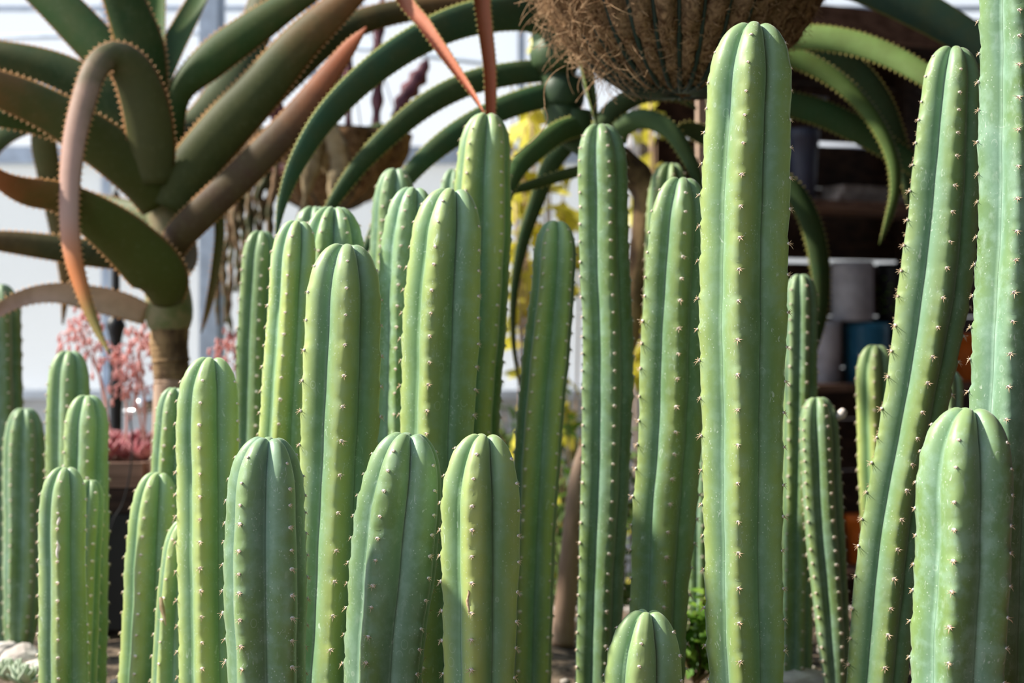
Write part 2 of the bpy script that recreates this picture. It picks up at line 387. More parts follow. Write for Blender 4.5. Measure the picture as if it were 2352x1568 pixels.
# ------------------------------------------------------------------ columnar cacti
def areole_mesh(seed, lod):
    import bmesh
    r = random.Random(seed); bm = bmesh.new(); bmesh.ops.create_icosphere(bm, subdivisions=2 if lod else 1, radius=1)
    a = MB(); a.add([(q.co.x*.0027*(1+.2*r.uniform(-1, 1)), q.co.y*.0020*(1+.2*r.uniform(-1, 1)), q.co.z*.0013) for q in bm.verts], [tuple(w.index for w in f.verts) for f in bm.faces]); bm.free()
    s = MB()
    n = r.choice((5, 6, 7))
    angs = [-90+r.uniform(-12, 12), -40+r.uniform(-10, 10), -140+r.uniform(-10, 10), 10+r.uniform(-15, 15), 170+r.uniform(-15, 15), 60, 120][:n]
    for q, an in enumerate(angs):
        L = r.uniform(.0040, .0062)*(1.15 if q == 0 else 1)*(.6 if q > 4 else 1); an = math.radians(an); out = r.uniform(.45, .8)
        dr = Vector((math.cos(an), math.sin(an), out)).normalized()
        s.tube([Vector((dr.x*.0008, dr.y*.0008, .0006)), Vector((0, 0, .0004))+dr*L*.6, dr*L], [.00038, .00028, .00006], 4)
    def mk(x, name, mat):
        me = bpy.data.meshes.new(name); me.from_pydata([tuple(t) for t in x.v], [], x.f); me.materials.append(mat); me.polygons.foreach_set('use_smooth', [True]*len(me.polygons)); return me
    return mk(a, 'areole', FELT), mk(s, 'spine_cluster', SPINE)
ARE = [areole_mesh(k, True) for k in range(5)]; AREF = [areole_mesh(k+20, False) for k in range(3)]

CACTI = {}
def cactus(key, label, d, axis, widths, n=6, phase=0, tint=(.5, .5, 1), spacing=.030, lod=1, m_body=1.36, g=.305, dome=2.05, flank=0, seed=0, ystop=1640):
    """axis: (px,py) points down the stem; widths: (py, px width) of the body; n ribs, phase = angle of one ridge right of the camera-facing line"""
    rs = random.Random(seed*7+11)
    pts = [P(x, y, d) for x, y in axis]
    # continue the stem down to the soil
    last, prev = pts[-1], pts[-2]; dirn = (last-prev).normalized()
    k = 0
    while last.z > BED+.001 and k < 60:
        dirn = Vector((dirn.x*.93, dirn.y, dirn.z)).normalized(); step = min(.06, last.z-BED+.004) if last.z-BED > .03 else .03
        last = last+dirn*step; pts.append(last.copy()); k += 1
    arr = [(p.x, p.y, p.z) for p in pts]
    _, L = catmull(arr, 2)
    wy = [H+(784-y)/F*d for y, w in widths][::-1]; ww = [R(w, d)/2 for y, w in widths][::-1]
    Rt = ww[-1]; Ld = dome*Rt
    nd = 26 if lod else 16
    S = list(Ld*(np.arange(1, nd+1)/nd)**2.0); ds = .0038 if lod else .008
    ns = int((L-Ld)/ds); S += list(np.linspace(Ld, L, ns+1)[1:])
    S = np.array(S)
    C, _ = catmull(arr, list(S)); C = C[:, :3]
    T = np.gradient(C, S, axis=0) if len(S) > 2 else None; T /= np.linalg.norm(T, axis=1)[:, None]      # downwards
    Rb = np.interp(C[:, 2], wy, ww)
    t = np.clip(S/Ld, 0, 1); dm = (1-(1-t)**2.5)**(1/2.5)
    wob = 1+.012*np.sin(S*38+seed)+.008*np.sin(S*91+seed*2)
    Rr = Rb*dm*wob
    dR = np.gradient(Rr, S)
    nr = 1/np.sqrt(1+dR**2); na = -dR/np.sqrt(1+dR**2)*-1       # outward normal: radial nr, along T: -dR*nr
    na = -dR*nr
    npr = 14 if lod else 8
    NT = n*npr; th0 = math.radians(phase)-math.atan2(pts[min(2, len(pts)-1)].x, d)     # phase counts from the line to the camera
    u = (np.arange(NT) % npr)/npr*2        # 0 ridge .. 1 groove .. 2 ridge
    u = np.where(u > 1, 2-u, u)
    th = th0+np.arange(NT)*2*PI/NT
    # angle jitter per rib so that ribs are uneven
    ridx = np.arange(NT)//npr
    X = np.array((1, 0, 0.)); verts = np.zeros((len(S), NT, 3)); ribA = np.zeros((len(S), NT)); hA = np.zeros((len(S), NT))
    spf = lambda s: spacing*(.74+.26*min(1, s/(6*Rt)))
    # areole stations per rib
    stations = []
    for r_ in range(n):
        s = Rt*.35+rs.uniform(0, 1)*spf(0)*.8; L_ = []
        while s < L: L_.append(s); s += spf(s)*rs.uniform(.9, 1.1)
        stations.append(np.array(L_))
    tw = rs.uniform(-.12, .12)             # slight twist along the stem
    for i, s in enumerate(S):
        Tn = T[i]; side = np.cross(Tn, (0, -1, 0)); side /= np.linalg.norm(side)      # to the left of the picture
        side = -side; fr = np.cross(side, Tn); fr /= np.linalg.norm(fr)
        if fr[1] > 0: fr = -fr
        a = th+tw*s
        rad = np.outer(np.sin(a), side)+np.outer(np.cos(a), fr)
        k = min(1, s/(5*Rt)); mm = 2.5*(1-k)+m_body*k; gg = g*(1.18-.18*k)
        depth = min(gg*Rb[i], .46*Rr[i])
        prof = np.abs(u)**mm
        disp = -depth*prof
        for r_ in range(n):                # notch above, swelling at each areole
            st = stations[r_]; j = np.argmin(np.abs(st-s)); dd = s-st[j]; sg = spacing
            amp = .034*Rb[i]*min(1, s/(1.2*Rt))
            h = amp*(.9*math.exp(-((dd-.10*sg)/(.22*sg))**2)-1.0*math.exp(-((dd+.14*sg)/(.09*sg))**2))
            lo = (r_*npr-npr//2) % NT
            for q in range(npr+1):
                c_ = (lo+q) % NT; disp[c_] += h*math.exp(-(u[c_]/.20)**2)
        wv = 1+.02*np.sin(s*17+ridx*2.1+seed)
        pos = C[i]+rad*(Rr[i]*wv)[:, None]
        nrm = rad*nr[i]+Tn*na[i]
        pos = pos+nrm*disp[:, None]
        rr = Rr[i]/Rb[i]
        if rr < .32: pos = pos+Tn*(.16*Rb[i]*(1-rr/.32)**1.5)
        verts[i] = pos; ribA[i] = 1-u; hA[i] = s
    V = verts.reshape(-1, 3); mb = MB()
    apex = C[0]+T[0]*(.17*Rb[0]+S[0]*0)
    nv = len(V); rows = len(S)
    idx = np.arange(nv).reshape(rows, NT); A = idx[:-1]; B = idx[1:]
    q = np.stack([A, np.roll(A, -1, 1), np.roll(B, -1, 1), B], -1).reshape(-1, 4)
    faces = [tuple(f[::-1]) for f in q.tolist()]
    faces += [(nv, int(idx[0, k]), int(idx[0, (k+1) % NT])) for k in range(NT)]
    faces.append(tuple(int(k) for k in idx[-1]))
    mb.add(np.vstack([V, apex[None]]).tolist(), faces, rib=list(ribA.reshape(-1))+[1.0], hgt=list(hA.reshape(-1))+[0.0])
    base = C[-1]
    th_ = empty('columnar_cactus', (base[0], base[1], BED-.012), label, 'cactus')
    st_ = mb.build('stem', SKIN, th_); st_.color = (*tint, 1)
    # areoles on the ribs that face this side
    far_ = MB()
    for r_ in range(n):
        base_a = math.degrees(th0+r_*2*PI/n)
        ang = (base_a+math.degrees(math.atan2(pts[2].x, d))+180) % 360-180
        if abs(ang) > 128: continue
        for s in stations[r_]:
            i = int(np.searchsorted(S, s)); 
            if i <= 1 or i >= rows-2: continue
            py = 784-(C[i][2]-H)*F/d
            if py > ystop or py < -60: continue
            c_ = (r_*npr) % NT
            p_ = Vector(verts[i, c_]); up = (Vector(verts[i-2, c_])-Vector(verts[i+2, c_])).normalized()
            lt = (Vector(verts[i, (c_+1) % NT])-Vector(verts[i, (c_-1) % NT])).normalized()
            nz = lt.cross(up); 
            if nz.dot(Vector(verts[i, c_])-Vector(C[i])) < 0: nz = -nz
            nz.normalize(); xr = up.cross(nz).normalized()
            mt = Matrix((xr, up, nz)).transposed(); ql = mt.to_quaternion()
            sc_ = rs.uniform(.72, .98)*(1 if s > Rt*2 else .9)
            if lod == 2:
                am, sm = ARE[rs.randrange(5)]
                ao = inst('areole', am, th_, p_+nz*.0002, ql, sc_)
                so = bpy.data.objects.new('spine_cluster', sm); COL.objects.link(so); so.parent = ao; so.scale = (.70+.65*min(1, s/(5*Rt)),)*3
            else:
                am, sm = (ARE if lod else AREF)[rs.randrange(3)]
                for me, mi in ((am, 0), (sm, 1)):
                    key_ = me.name
                    vv = [p_+ql @ (q_.co*sc_*.92) for q_ in me.vertices]; far_.add(vv, [tuple(f.vertices) for f in me.polygons], mi)
    if far_.v: far_.build('areoles', [FELT, SPINE], th_)['kind'] = 'stuff'
    CACTI[key] = (th_, st_, verts, C, S)
    return th_

# nearest: lod 2 (areoles picked out one by one)
cactus('A', 'tallest whole cactus right of centre, its crown in front of the coir basket', 1.90,
       [(1735,50),(1726,180),(1716,400),(1710,700),(1709,1000),(1711,1300),(1718,1568)], [(200,200),(400,208),(700,206),(1000,196),(1300,184),(1568,178)], 5, -5, (.55,.55,1), .0380, 2, seed=1)
cactus('X1', 'short blue-green cactus, leftmost of the three domed stems in the front row', 1.75,
       [(618,1000),(611,1100),(609,1300),(613,1568)], [(1200,190),(1300,195),(1400,192),(1568,184)], 5, -36, (.22,.8,.95), .0270, 2, seed=2)
cactus('X2', 'short dark green cactus leaning left, middle of the three domed stems in the front row', 1.82,
       [(940,990),(930,1090),(916,1200),(903,1340),(891,1450),(883,1568)], [(1200,202),(1300,203),(1400,198),(1568,190)], 5, -26, (.20,.8,.92), .0290, 2, seed=3)
cactus('X3', 'short yellow-green front cactus with a tan scar, rightmost of the three domed stems', 1.76,
       [(1115,993),(1109,1100),(1108,1300),(1106,1568)], [(1180,184),(1300,184),(1450,180),(1568,172)], 5, -14, (.95,.35,1.05), .0325, 2, seed=4)
cactus('X4', 'smallest cactus, a low rounded green stem at the bottom edge right of centre', 1.72,
       [(1487,1398),(1483,1480),(1479,1568),(1478,1700)], [(1520,175),(1600,182)], 5, -8, (.55,.5,1.05), .0280, 2, seed=5)
cactus('Y1', 'thick bluish cactus with scuffed waxy skin in the lower right corner', 1.70,
       [(2230,932),(2223,1050),(2220,1150),(2217,1300),(2208,1450),(2204,1568)], [(1120,224),(1300,228),(1450,224),(1568,220)], 5, -13, (.25,1.0,1.08), .0350, 2, seed=6)
cactus('I', 'green cactus of middle height just behind the two leftmost short front stems', 1.95,
       [(797,557),(791,650),(786,800),(778,1000),(768,1200),(757,1400),(746,1568)], [(700,176),(800,184),(1000,184),(1200,182),(1568,180)], 5, 3, (.7,.45,1.02), .0390, 2, seed=7)
cactus('F', 'stout light green cactus left of the tall one that touches the orange leaf tips', 2.05,
       [(1041,430),(1030,550),(1021,700),(1018,800),(1010,1000),(1006,1150),(1003,1400)], [(580,178),(700,186),(800,186),(1000,180),(1400,176)], 5, -18, (.7,.5,1.08), .0315, 2, seed=8)
cactus('Y2', 'long green cactus leaning right from bottom to top near the right edge', 2.00,
       [(2190,105),(2178,250),(2168,400),(2149,600),(2120,800),(2085,1000),(2048,1200),(2025,1400),(2010,1568)], [(230,146),(400,166),(600,175),(800,165),(1000,155),(1568,148)], 5, 19, (.45,.6,1.0), .0330, 2, seed=9)
cactus('Y3', 'blue-green cactus on the far right that rises out of the top of the frame', 1.83,
       [(2352,-260),(2350,0),(2349,300),(2343,600),(2326,900),(2312,1200),(2305,1568)], [(-100,190),(300,198),(600,198),(900,192),(1568,170)], 5, -4, (.15,1.0,1.02), .0345, 2, seed=10)
cactus('C', 'dark green cactus partly hidden behind the left side of the tallest whole one', 2.12,
       [(1566,405),(1556,550),(1543,750),(1535,1000),(1520,1200),(1510,1400),(1504,1568)], [(520,142),(700,150),(1000,156),(1200,150),(1400,138)], 5, 12, (.55,.6,.92), .0320, 2, seed=11)
cactus('N', 'bright green cactus left of the front row with a rounded crown at mid height', 2.05,
       [(487,817),(481,950),(482,1100),(483,1300),(488,1568)], [(930,144),(1050,152),(1300,150),(1568,145)], 5, -16, (.75,.35,1.12), .0315, 2, seed=12)
# middle distance: lod 1
cactus('B', 'slim blue-green cactus between the yellow-edged hanging leaf tip and the dark green one', 2.28,
       [(1377,283),(1381,400),(1384,600),(1391,800),(1386,1100),(1377,1300),(1368,1568)], [(390,118),(500,122),(800,126),(1100,120),(1568,108)], 5, 17, (.3,.8,.88), .0245, 1, seed=13)
cactus('D', 'slim yellow-green cactus right of the tall one touched by orange leaf tips', 2.32,
       [(1279,505),(1272,650),(1258,800),(1240,1000),(1224,1300),(1216,1568)], [(590,104),(800,112),(1000,112),(1568,108)], 5, -28, (.8,.4,.98), .0245, 1, seed=14)
cactus('E', 'tall yellowish cactus whose crown touches the hanging orange leaf tips', 2.32,
       [(1119,258),(1110,400),(1106,550),(1098,700),(1085,900),(1075,1100),(1068,1300)], [(370,130),(500,138),(700,142),(1100,138)], 5, -34, (.95,.4,1.02), .0250, 1, seed=15)
cactus('G', 'pale green cactus peeking out directly left of the stout light green one', 2.20,
       [(952,428),(941,550),(932,700),(926,900),(920,1100),(916,1300)], [(520,124),(700,130),(1100,128)], 5, -17, (.3,.8,1.08), .0290, 1, seed=16)
cactus('H', 'green cactus with small crown just in front of the right end of the far basket', 2.50,
       [(909,385),(905,500),(900,650),(896,900)], [(450,98),(600,108),(900,108)], 5, -32, (.45,.6,.95), .0240, 1, seed=17)
cactus('J', 'blue-green ridged cactus just behind the green one of middle height', 2.22,
       [(768,472),(764,560),(752,750),(742,900),(735,1100),(730,1400)], [(550,148),(700,150),(1100,146)], 7, -24, (.35,.8,1.02), .0270, 1, seed=18)
cactus('K', 'cactus of which only the left part of the crown shows behind a blue-green one', 2.45,
       [(722,472),(718,560),(712,700),(708,1000)], [(540,100),(700,104),(1000,104)], 6, 10, (.35,.7,.9), .0260, 1, seed=19)
cactus('L', 'sunlit yellowish cactus between the dark slim one and the green one of middle height', 2.12,
       [(686,505),(676,600),(664,800),(652,1000),(642,1200),(635,1500)], [(570,106),(800,112),(1000,114),(1500,114)], 5, -14, (.85,.5,1.15), .0270, 1, seed=20)
cactus('M', 'dark slim cactus left of the sunlit yellowish one, in front of the hanging vines', 2.50,
       [(601,528),(593,650),(587,800),(582,1000),(578,1300)], [(590,86),(800,92),(1300,92)], 5, 8, (.4,.4,.75), .0260, 1, seed=21)
cactus('O', 'green cactus mostly hidden behind the left edge of the bright green round-crowned one', 2.32,
       [(404,888),(397,1000),(391,1100),(385,1300)], [(960,86),(1100,88)], 5, -25, (.55,.5,.92), .0270, 1, seed=22)
cactus('P', 'yellow-green cactus right of the black planter with a crown in the lower third', 2.25,
       [(364,1083),(354,1200),(345,1400),(338,1568)], [(1170,108),(1300,122),(1568,132)], 5, -25, (.8,.35,1.08), .0265, 1, seed=23)
cactus('Q', 'narrow bent cactus with a dried flower remnant, tucked left of the bright green one', 2.13,
       [(428,1192),(412,1300),(400,1450),(396,1568)], [(1280,84),(1568,104)], 5, -38, (.7,.4,1.0), .0290, 1, seed=24)
cactus('R', 'green cactus with white scars on its ridge, left of the black planter', 2.20,
       [(152,1070),(146,1200),(148,1400),(150,1568)], [(1150,108),(1300,114),(1568,120)], 5, -13, (.6,.4,1.0), .0255, 1, seed=25)
cactus('S', 'narrow cactus hugging the right side of the one with white scars', 2.30,
       [(208,1100),(200,1200),(190,1400),(184,1568)], [(1160,70),(1400,76)], 5, 25, (.65,.4,.9), .0250, 1, seed=26)
cactus('T', 'light green cactus with crown level with the pink succulents, left of them', 2.38,
       [(201,905),(197,1050),(195,1250),(193,1450)], [(980,104),(1200,108)], 5, 4, (.6,.4,1.05), .0250, 1, seed=27)
cactus('U', 'green cactus behind the one beside the pink succulents, below the pink flowers', 2.55,
       [(160,803),(158,900),(158,1100),(158,1400)], [(870,100),(1100,106)], 5, -4, (.5,.5,.92), .0250, 0, seed=28)
cactus('V', 'dark green cactus near the left edge whose foot stands by pale rocks', 2.76,
       [(57,935),(55,1100),(54,1300),(46,1460),(44,1500)], [(1010,92),(1300,94),(1440,80),(1500,56)], 6, 22, (.35,.7,.88), .0260, 0, seed=29)
cactus('W', 'dark cactus cut off by the left edge of the frame', 2.90,
       [(-2,650),(-1,800),(1,950),(0,1400)], [(740,96),(950,106),(1400,106)], 6, 20, (.3,.6,.7), .0280, 0, seed=30)
cactus('Z1', 'slim cactus just right of the tallest whole one, in front of the grey pots', 2.50,
       [(1838,628),(1840,700),(1838,900),(1833,1200),(1828,1568)], [(690,74),(900,78),(1568,72)], 6, -38, (.45,.7,.9), .0260, 1, seed=31)
cactus('Z2', 'small cactus tapering towards its foot, before the dark shelves', 2.40,
       [(1877,910),(1881,1000),(1891,1200),(1908,1400),(1920,1568)], [(970,92),(1100,96),(1300,90),(1450,78),(1568,62)], 5, -45, (.35,.8,.92), .0190, 1, seed=32)
cactus('Z3', 'yellow-green cactus half hidden behind the long leaning one, below the blue pot', 2.61,
       [(2012,790),(2011,900),(2018,1100),(2028,1300),(2034,1500)], [(860,90),(1100,92)], 5, -4, (1.0,.2,1.1), .0250, 1, seed=33)
cactus('Z4', 'pale cactus sliver between the leaning one and the blue-green one at the right', 2.42,
       [(2186,850),(2183,1000),(2178,1300)], [(920,62),(1300,64)], 6, 0, (.4,.7,1.1), .0250, 0, seed=34)
cactus('Z5', 'blurred cactus peeking over the crown of the dark green one', 2.75,
       [(1541,373),(1534,500),(1528,700),(1524,900)], [(430,96),(700,102)], 7, 10, (.7,.4,.95), .0250, 0, seed=35)
cactus('Z6', 'blurred blue-green cactus top behind the stout light green one', 2.75,
       [(1046,386),(1044,500),(1040,700)], [(440,76),(700,80)], 6, 0, (.3,.9,1.0), .0250, 0, seed=36)
cactus('Z7', 'dim bluish cactus in the gap between the dark green one and the tallest whole one', 2.70,
       [(1612,870),(1612,1000),(1611,1300),(1610,1500)], [(930,62),(1400,66)], 6, 5, (.2,1.0,.9), .0250, 0, seed=37)

def on_surface(key, py, ang_idx, off=0):
    th_, st_, V, C, S = CACTI[key]; d = C[0][1]
    i = int(np.argmin(np.abs((784-(C[:, 2]-H)*F/d)-py))); return Vector(V[i, ang_idx % V.shape[1]]), i
def scar(key, py0, py1, px, wpx, mat=None, name='scar', proud=.0004):
    """a thin corky patch following the skin between two heights, centred on the column nearest to px"""
    th_, st_, V, C, S = CACTI[key]; d = C[0][1]; ys = 784-(C[:, 2]-H)*F/d
    i0, i1 = int(np.argmin(np.abs(ys-py0))), int(np.argmin(np.abs(ys-py1))); b = MB(); r = random.Random(int(px))
    rows = []; 
    for i in range(i0, i1+1):
        row = V[i]; front = [k for k in range(row.shape[0]) if row[k, 1] < C[i][1]]
        X = np.array([(row[k, 0]/row[k, 1]*F+1176, row[k, 0], row[k, 1], row[k, 2]) for k in front]); X = X[X[:, 0].argsort()]
        f = (i-i0)/max(1, i1-i0); w = wpx*(.25+.75*math.sin(PI*min(1, max(0, f))))*r.uniform(.6, 1.1); cx = px+2*math.sin(i*1.3)
        pts = []
        for q in (-.5, -.2, .2, .5):
            xx = cx+q*w; p = Vector([np.interp(xx, X[:, 0], X[:, c]) for c in (1, 2, 3)])
            rad = (p-Vector(C[i])); rad.z = 0; rad.normalize(); pts.append(p+rad*(proud*(3 if abs(q) < .3 else -1)))
        rows.append(pts)
    m_ = len(rows)
    b.add([p for rr in rows for p in rr], [(a*4+c, a*4+c+1, a*4+c+5, a*4+c+4) for a in range(m_-1) for c in range(3)])
    return b.build(name, mat or SCAR, th_)
scar('X3', 1342, 1392, 1075, 10); scar('R', 1180, 1204, 135, 12, FELT); scar('R', 1236, 1275, 133, 12, FELT)
b = MB(); th_ = CACTI['Z2'][0]; pz = [P(1922, 962, 2.40), P(1932, 952, 2.39), P(1938, 944, 2.385)]
b.tube(pz, [.004, .007, .006], 8); fb = b.build('woolly_bud', FELT, th_); fb['label'] = 'woolly pale bud on the right flank'
# dried flower remnant on the bent narrow cactus
th_ = CACTI['Q'][0]; b = MB(); pz = [P(369, 1372, 2.09), P(372, 1395, 2.082), P(378, 1418, 2.078), P(381, 1436, 2.074)]
b.tube(pz, [.0022, .0035, .002, .001], 6); tag(b.build('dried_flower', DEAD, th_), 'shrivelled tan flower remnant')

# ------------------------------------------------------------------ strap leaves (tree aloes)
TOOTHM = {}
def strap(parent, pts, d0, d1, color, red=0., cup=1, roll=(0, 0), mat=None, toothmat=None, teeth=True, thick=.085, chan=.26, name='leaf', label=None, ease=1.0, tooth=1.0):
    """pts: (px, py, width px) from the base to the tip; depth runs d0 -> d1"""
    n0 = len(pts)
    arr = []
    for i, (x, y, w) in enumerate(pts):
        f = (i/(n0-1))**ease; d = d0+(d1-d0)*f; p = P(x, y, d); arr.append((p.x, p.y, p.z, R(w, d)/2, f))
    _, L = catmull(arr, 2); n = max(14, int(L/.012)); A, _ = catmull(arr, n)
    C = A[:, :3]; hw = np.maximum(A[:, 3], .0006); T = np.gradient(C, axis=0); T /= np.linalg.norm(T, axis=1)[:, None]
    us = [-1, -.86, -.6, -.3, 0, .3, .6, .86, 1]
    vs = []; ed = []; al = []; edges = ([], [])
    for i in range(n):
        f = i/(n-1); t = T[i]; vw = np.array((0, -1, 0.)); s = np.cross(t, vw); s /= max(np.linalg.norm(s), 1e-6); nn = np.cross(s, t); nn /= np.linalg.norm(nn)
        if nn[1] > 0: nn = -nn
        a = math.radians(roll[0]+(roll[1]-roll[0])*f); s2 = s*math.cos(a)+nn*math.sin(a); n2 = -s*math.sin(a)+nn*math.cos(a)
        w = hw[i]; tk = thick*w*2*(1-.3*f)
        for top in (1, 0):
            ul = us if top else us[-2:0:-1]
            for u in ul:
                z = cup*(chan*w*(u*u)-chan*w*.5)        # concave towards the viewer when cup = 1
                if not top: z -= cup*tk*(1-u**4)
                vs.append(C[i]+s2*(u*w)+n2*z); ed.append(abs(u)); al.append(f)
        edges[0].append((C[i]-s2*w+n2*cup*chan*w*.5, -s2)); edges[1].append((C[i]+s2*w+n2*cup*chan*w*.5, s2))
    k = 16; fs = []
    for i in range(n-1):
        for q in range(k): q2 = (q+1) % k; fs.append((i*k+q, i*k+q2, (i+1)*k+q2, (i+1)*k+q))
    fs.append(tuple(range(k-1, -1, -1))); fs.append(tuple((n-1)*k+q for q in range(k)))
    b = MB(); b.add(vs, fs, edge=ed, along=al); o = b.build(name, mat or ALOE, parent); o.color = (*color, red)
    if label: o['label'] = label
    if teeth:
        b = MB(); sp = .0105
        for E in edges:
            acc = 0
            for i in range(1, n-1):
                seg = np.linalg.norm(np.array(E[i][0])-np.array(E[i-1][0])); acc += seg
                while acc > sp:
                    acc -= sp; fr_ = acc/max(seg, 1e-6); p = Vector(E[i][0])*(1-fr_)+Vector(E[i-1][0])*fr_; s_ = Vector(E[i][1]); t_ = Vector(T[i])
                    h = .0044*tooth*(1 if hw[i] > .008 else .6)
                    tip = p+s_*h+t_*h*.5; nz_ = s_.cross(t_).normalized(); bs = [p-s_*.001+t_*.0018, p-s_*.001-t_*.0018, p-s_*.001+nz_*.001, p-s_*.001-nz_*.001]
                    b.add([bs[0], bs[2], bs[1], bs[3], tip], [(0, 1, 4), (1, 2, 4), (2, 3, 4), (3, 0, 4), (3, 2, 1, 0)])
        if b.v: b.build('marginal_teeth', toothmat or TOOTH, o)['kind'] = 'stuff'
    return o

GR, OL, DK, BR, PK, GY = (.045, .105, .022), (.10, .115, .035), (.022, .052, .012), (.12, .065, .035), (.62, .42, .34), (.16, .19, .09)
def trunk(parent, pts, mat, name='trunk', n=14, rough=.0):
    arr = [(*P(x, y, d), R(w, d)/2) for x, y, d, w in pts]; A, _ = catmull(arr, 40)
    b = MB(); b.tube([tuple(a[:3]) for a in A], [max(.002, a[3]*(1+rough*mnoise.noise(Vector((i*.9, 0, 0))))) for i, a in enumerate(A)], n); return b.build(name, mat, parent)
DL = 2.95
t1 = empty('tree_aloe', (P(385, 0, DL).x, DL, BED-.012), 'large tree aloe at the left with broad toothed leaves, some turning orange', 'aloe plant')
trunk(t1, [(396, 870, DL, 84), (384, 1000, DL, 70), (380, 1200, DL, 74), (380, 1450, DL, 84), (382, 1480, DL, 90)], PALEBARK, 'lower_trunk')
trunk(t1, [(392, 745, DL, 88), (388, 790, DL, 88), (392, 830, DL, 86), (394, 880, DL, 80)], BARK, 'bark_sleeve', 18, .12)
trunk(t1, [(388, 768, DL, 70), (388, 752, DL, 96), (388, 725, DL, 110), (387, 690, DL, 108), (385, 640, DL, 94), (392, 560, DL, 88), (380, 480, DL, 90), (368, 400, DL, 92), (352, 320, DL, 88), (340, 240, DL, 80), (345, 150, DL, 60), (350, 60, DL, 40)], SHEATH, 'leafy_stem', 18)
S_ = lambda p, a, b, c, *r, **k: strap(t1, p, a, b, c if c[0] > .3 else tuple(q*.68 for q in c), *r, **k)
# back leaves first
S_([(372,330,60),(420,320,80),(500,235,92),(555,130,90),(590,50,85),(612,-40,70),(640,-140,30)], DL+.02, DL+.30, (.075,.10,.04), .2, -1, (0, 20))
S_([(365,500,60),(300,485,50),(200,462,46),(100,435,40),(0,418,34),(-100,410,20)], DL+.03, DL+.35, GY, .1, -1)
S_([(350,330,70),(330,300,60),(270,270,50),(200,250,44),(130,255,52),(100,310,60),(112,400,56),(135,520,48),(150,640,28),(144,745,5)], DL+.05, DL+.35, (.12,.13,.05), .3, -1)
S_([(350,300,60),(250,290,66),(150,262,60),(60,280,56),(0,320,44),(-60,400,30)], DL+.05, DL+.30, DK, 0, -1)
S_([(388,450,40),(440,440,34),(492,452,26),(505,520,24),(497,610,22),(480,700,16),(462,765,3)], DL+.05, DL+.18, (.17,.19,.07), .2, 1)
S_([(355,200,50),(352,120,56),(356,40,50),(362,-60,40),(370,-160,12)], DL+.04, DL+.16, (.07,.16,.03), 0, 1)
S_([(362,200,50),(392,120,60),(430,45,58),(470,-30,48),(520,-120,20)], DL+.04, DL+.20, (.055,.12,.03), .1, 1, (0, 30))
S_([(345,260,70),(290,180,96),(200,80,98),(110,-10,88),(20,-80,60),(-60,-140,20)], DL, DL+.10, (.03,.085,.014), 0, -1)
S_([(345,260,80),(325,120,110),(292,20,98),(262,-60,80),(230,-160,30)], DL-.03, DL-.05, (.028,.065,.012), 0, -1, (0, -15))
S_([(325,330,90),(240,225,96),(140,165,84),(40,135,74),(-60,120,60),(-160,120,30)], DL-.01, DL+.02, (.03,.062,.013), .1, -1)
S_([(345,380,70),(250,350,60),(150,305,52),(60,280,46),(-40,268,36),(-140,262,14)], DL, DL-.1, (.04,.095,.02), .1, -1)
S_([(385,330,70),(410,215,60),(480,140,88),(570,72,88),(660,10,72),(760,-50,50),(860,-110,20)], DL-.02, DL-.03, (.035,.08,.013), .15, -1, (0, 15))
S_([(400,400,60),(470,330,74),(560,262,80),(650,178,78),(745,95,70),(840,45,62),(960,18,54),(1080,5,42),(1200,2,12)], DL+.02, DL+.12, (.045,.055,.014), .4, -1, (0, 10))
S_([(370,470,100),(320,400,118),(225,325,112),(115,255,98),(10,208,88),(-100,175,70),(-220,160,30)], DL-.04, DL-.16, (.075,.088,.018), .8, -1)
S_([(392,480,110),(430,400,116),(510,300,120),(600,200,112),(690,95,96),(770,20,78),(850,-50,50),(940,-120,16)], DL-.05, DL-.10, (.055,.068,.014), .75, -1, (0, 14))
S_([(392,570,70),(420,530,76),(490,462,78),(580,375,80),(670,280,76),(740,190,58),(800,110,40),(842,62,6)], DL-.07, DL-.22, (.085,.045,.024), 1.0, -1, (0, 20), tooth=.6)
S_([(352,420,90),(346,330,112),(330,235,112),(300,160,96),(262,128,74),(222,150,62),(190,235,60),(167,340,54),(158,460,48),(164,570,44),(188,665,34),(222,755,20),(253,815,3)], DL-.06, DL-.30, (.10,.105,.04), 1., -1, (0, 0), chan=.35, mat=ALOE3)
S_([(385,605,70),(330,592,60),(240,585,62),(120,568,60),(0,553,48),(-120,545,20)], DL-.02, DL-.05, (.04,.045,.012), .3, -1)
S_([(340,722,54),(280,700,64),(210,684,60),(130,672,46),(60,682,38),(0,712,30),(-60,760,8)], DL-.02, DL-.14, PK, .5, 1, (20, 0), label='pinkish curled lower leaf')
S_([(385,700,70),(368,640,132),(300,565,128),(225,505,108),(140,455,76),(60,440,66),(0,412,46),(-70,350,12)], DL-.07, DL-.30, (.095,.11,.022), 1.0, -1, (0, 24))
S_([(400,640,40),(425,600,56),(430,545,36),(425,500,10)], DL-.05, DL+.02, (.22,.15,.10), .2, 1, label='short withered reddish leaf base')

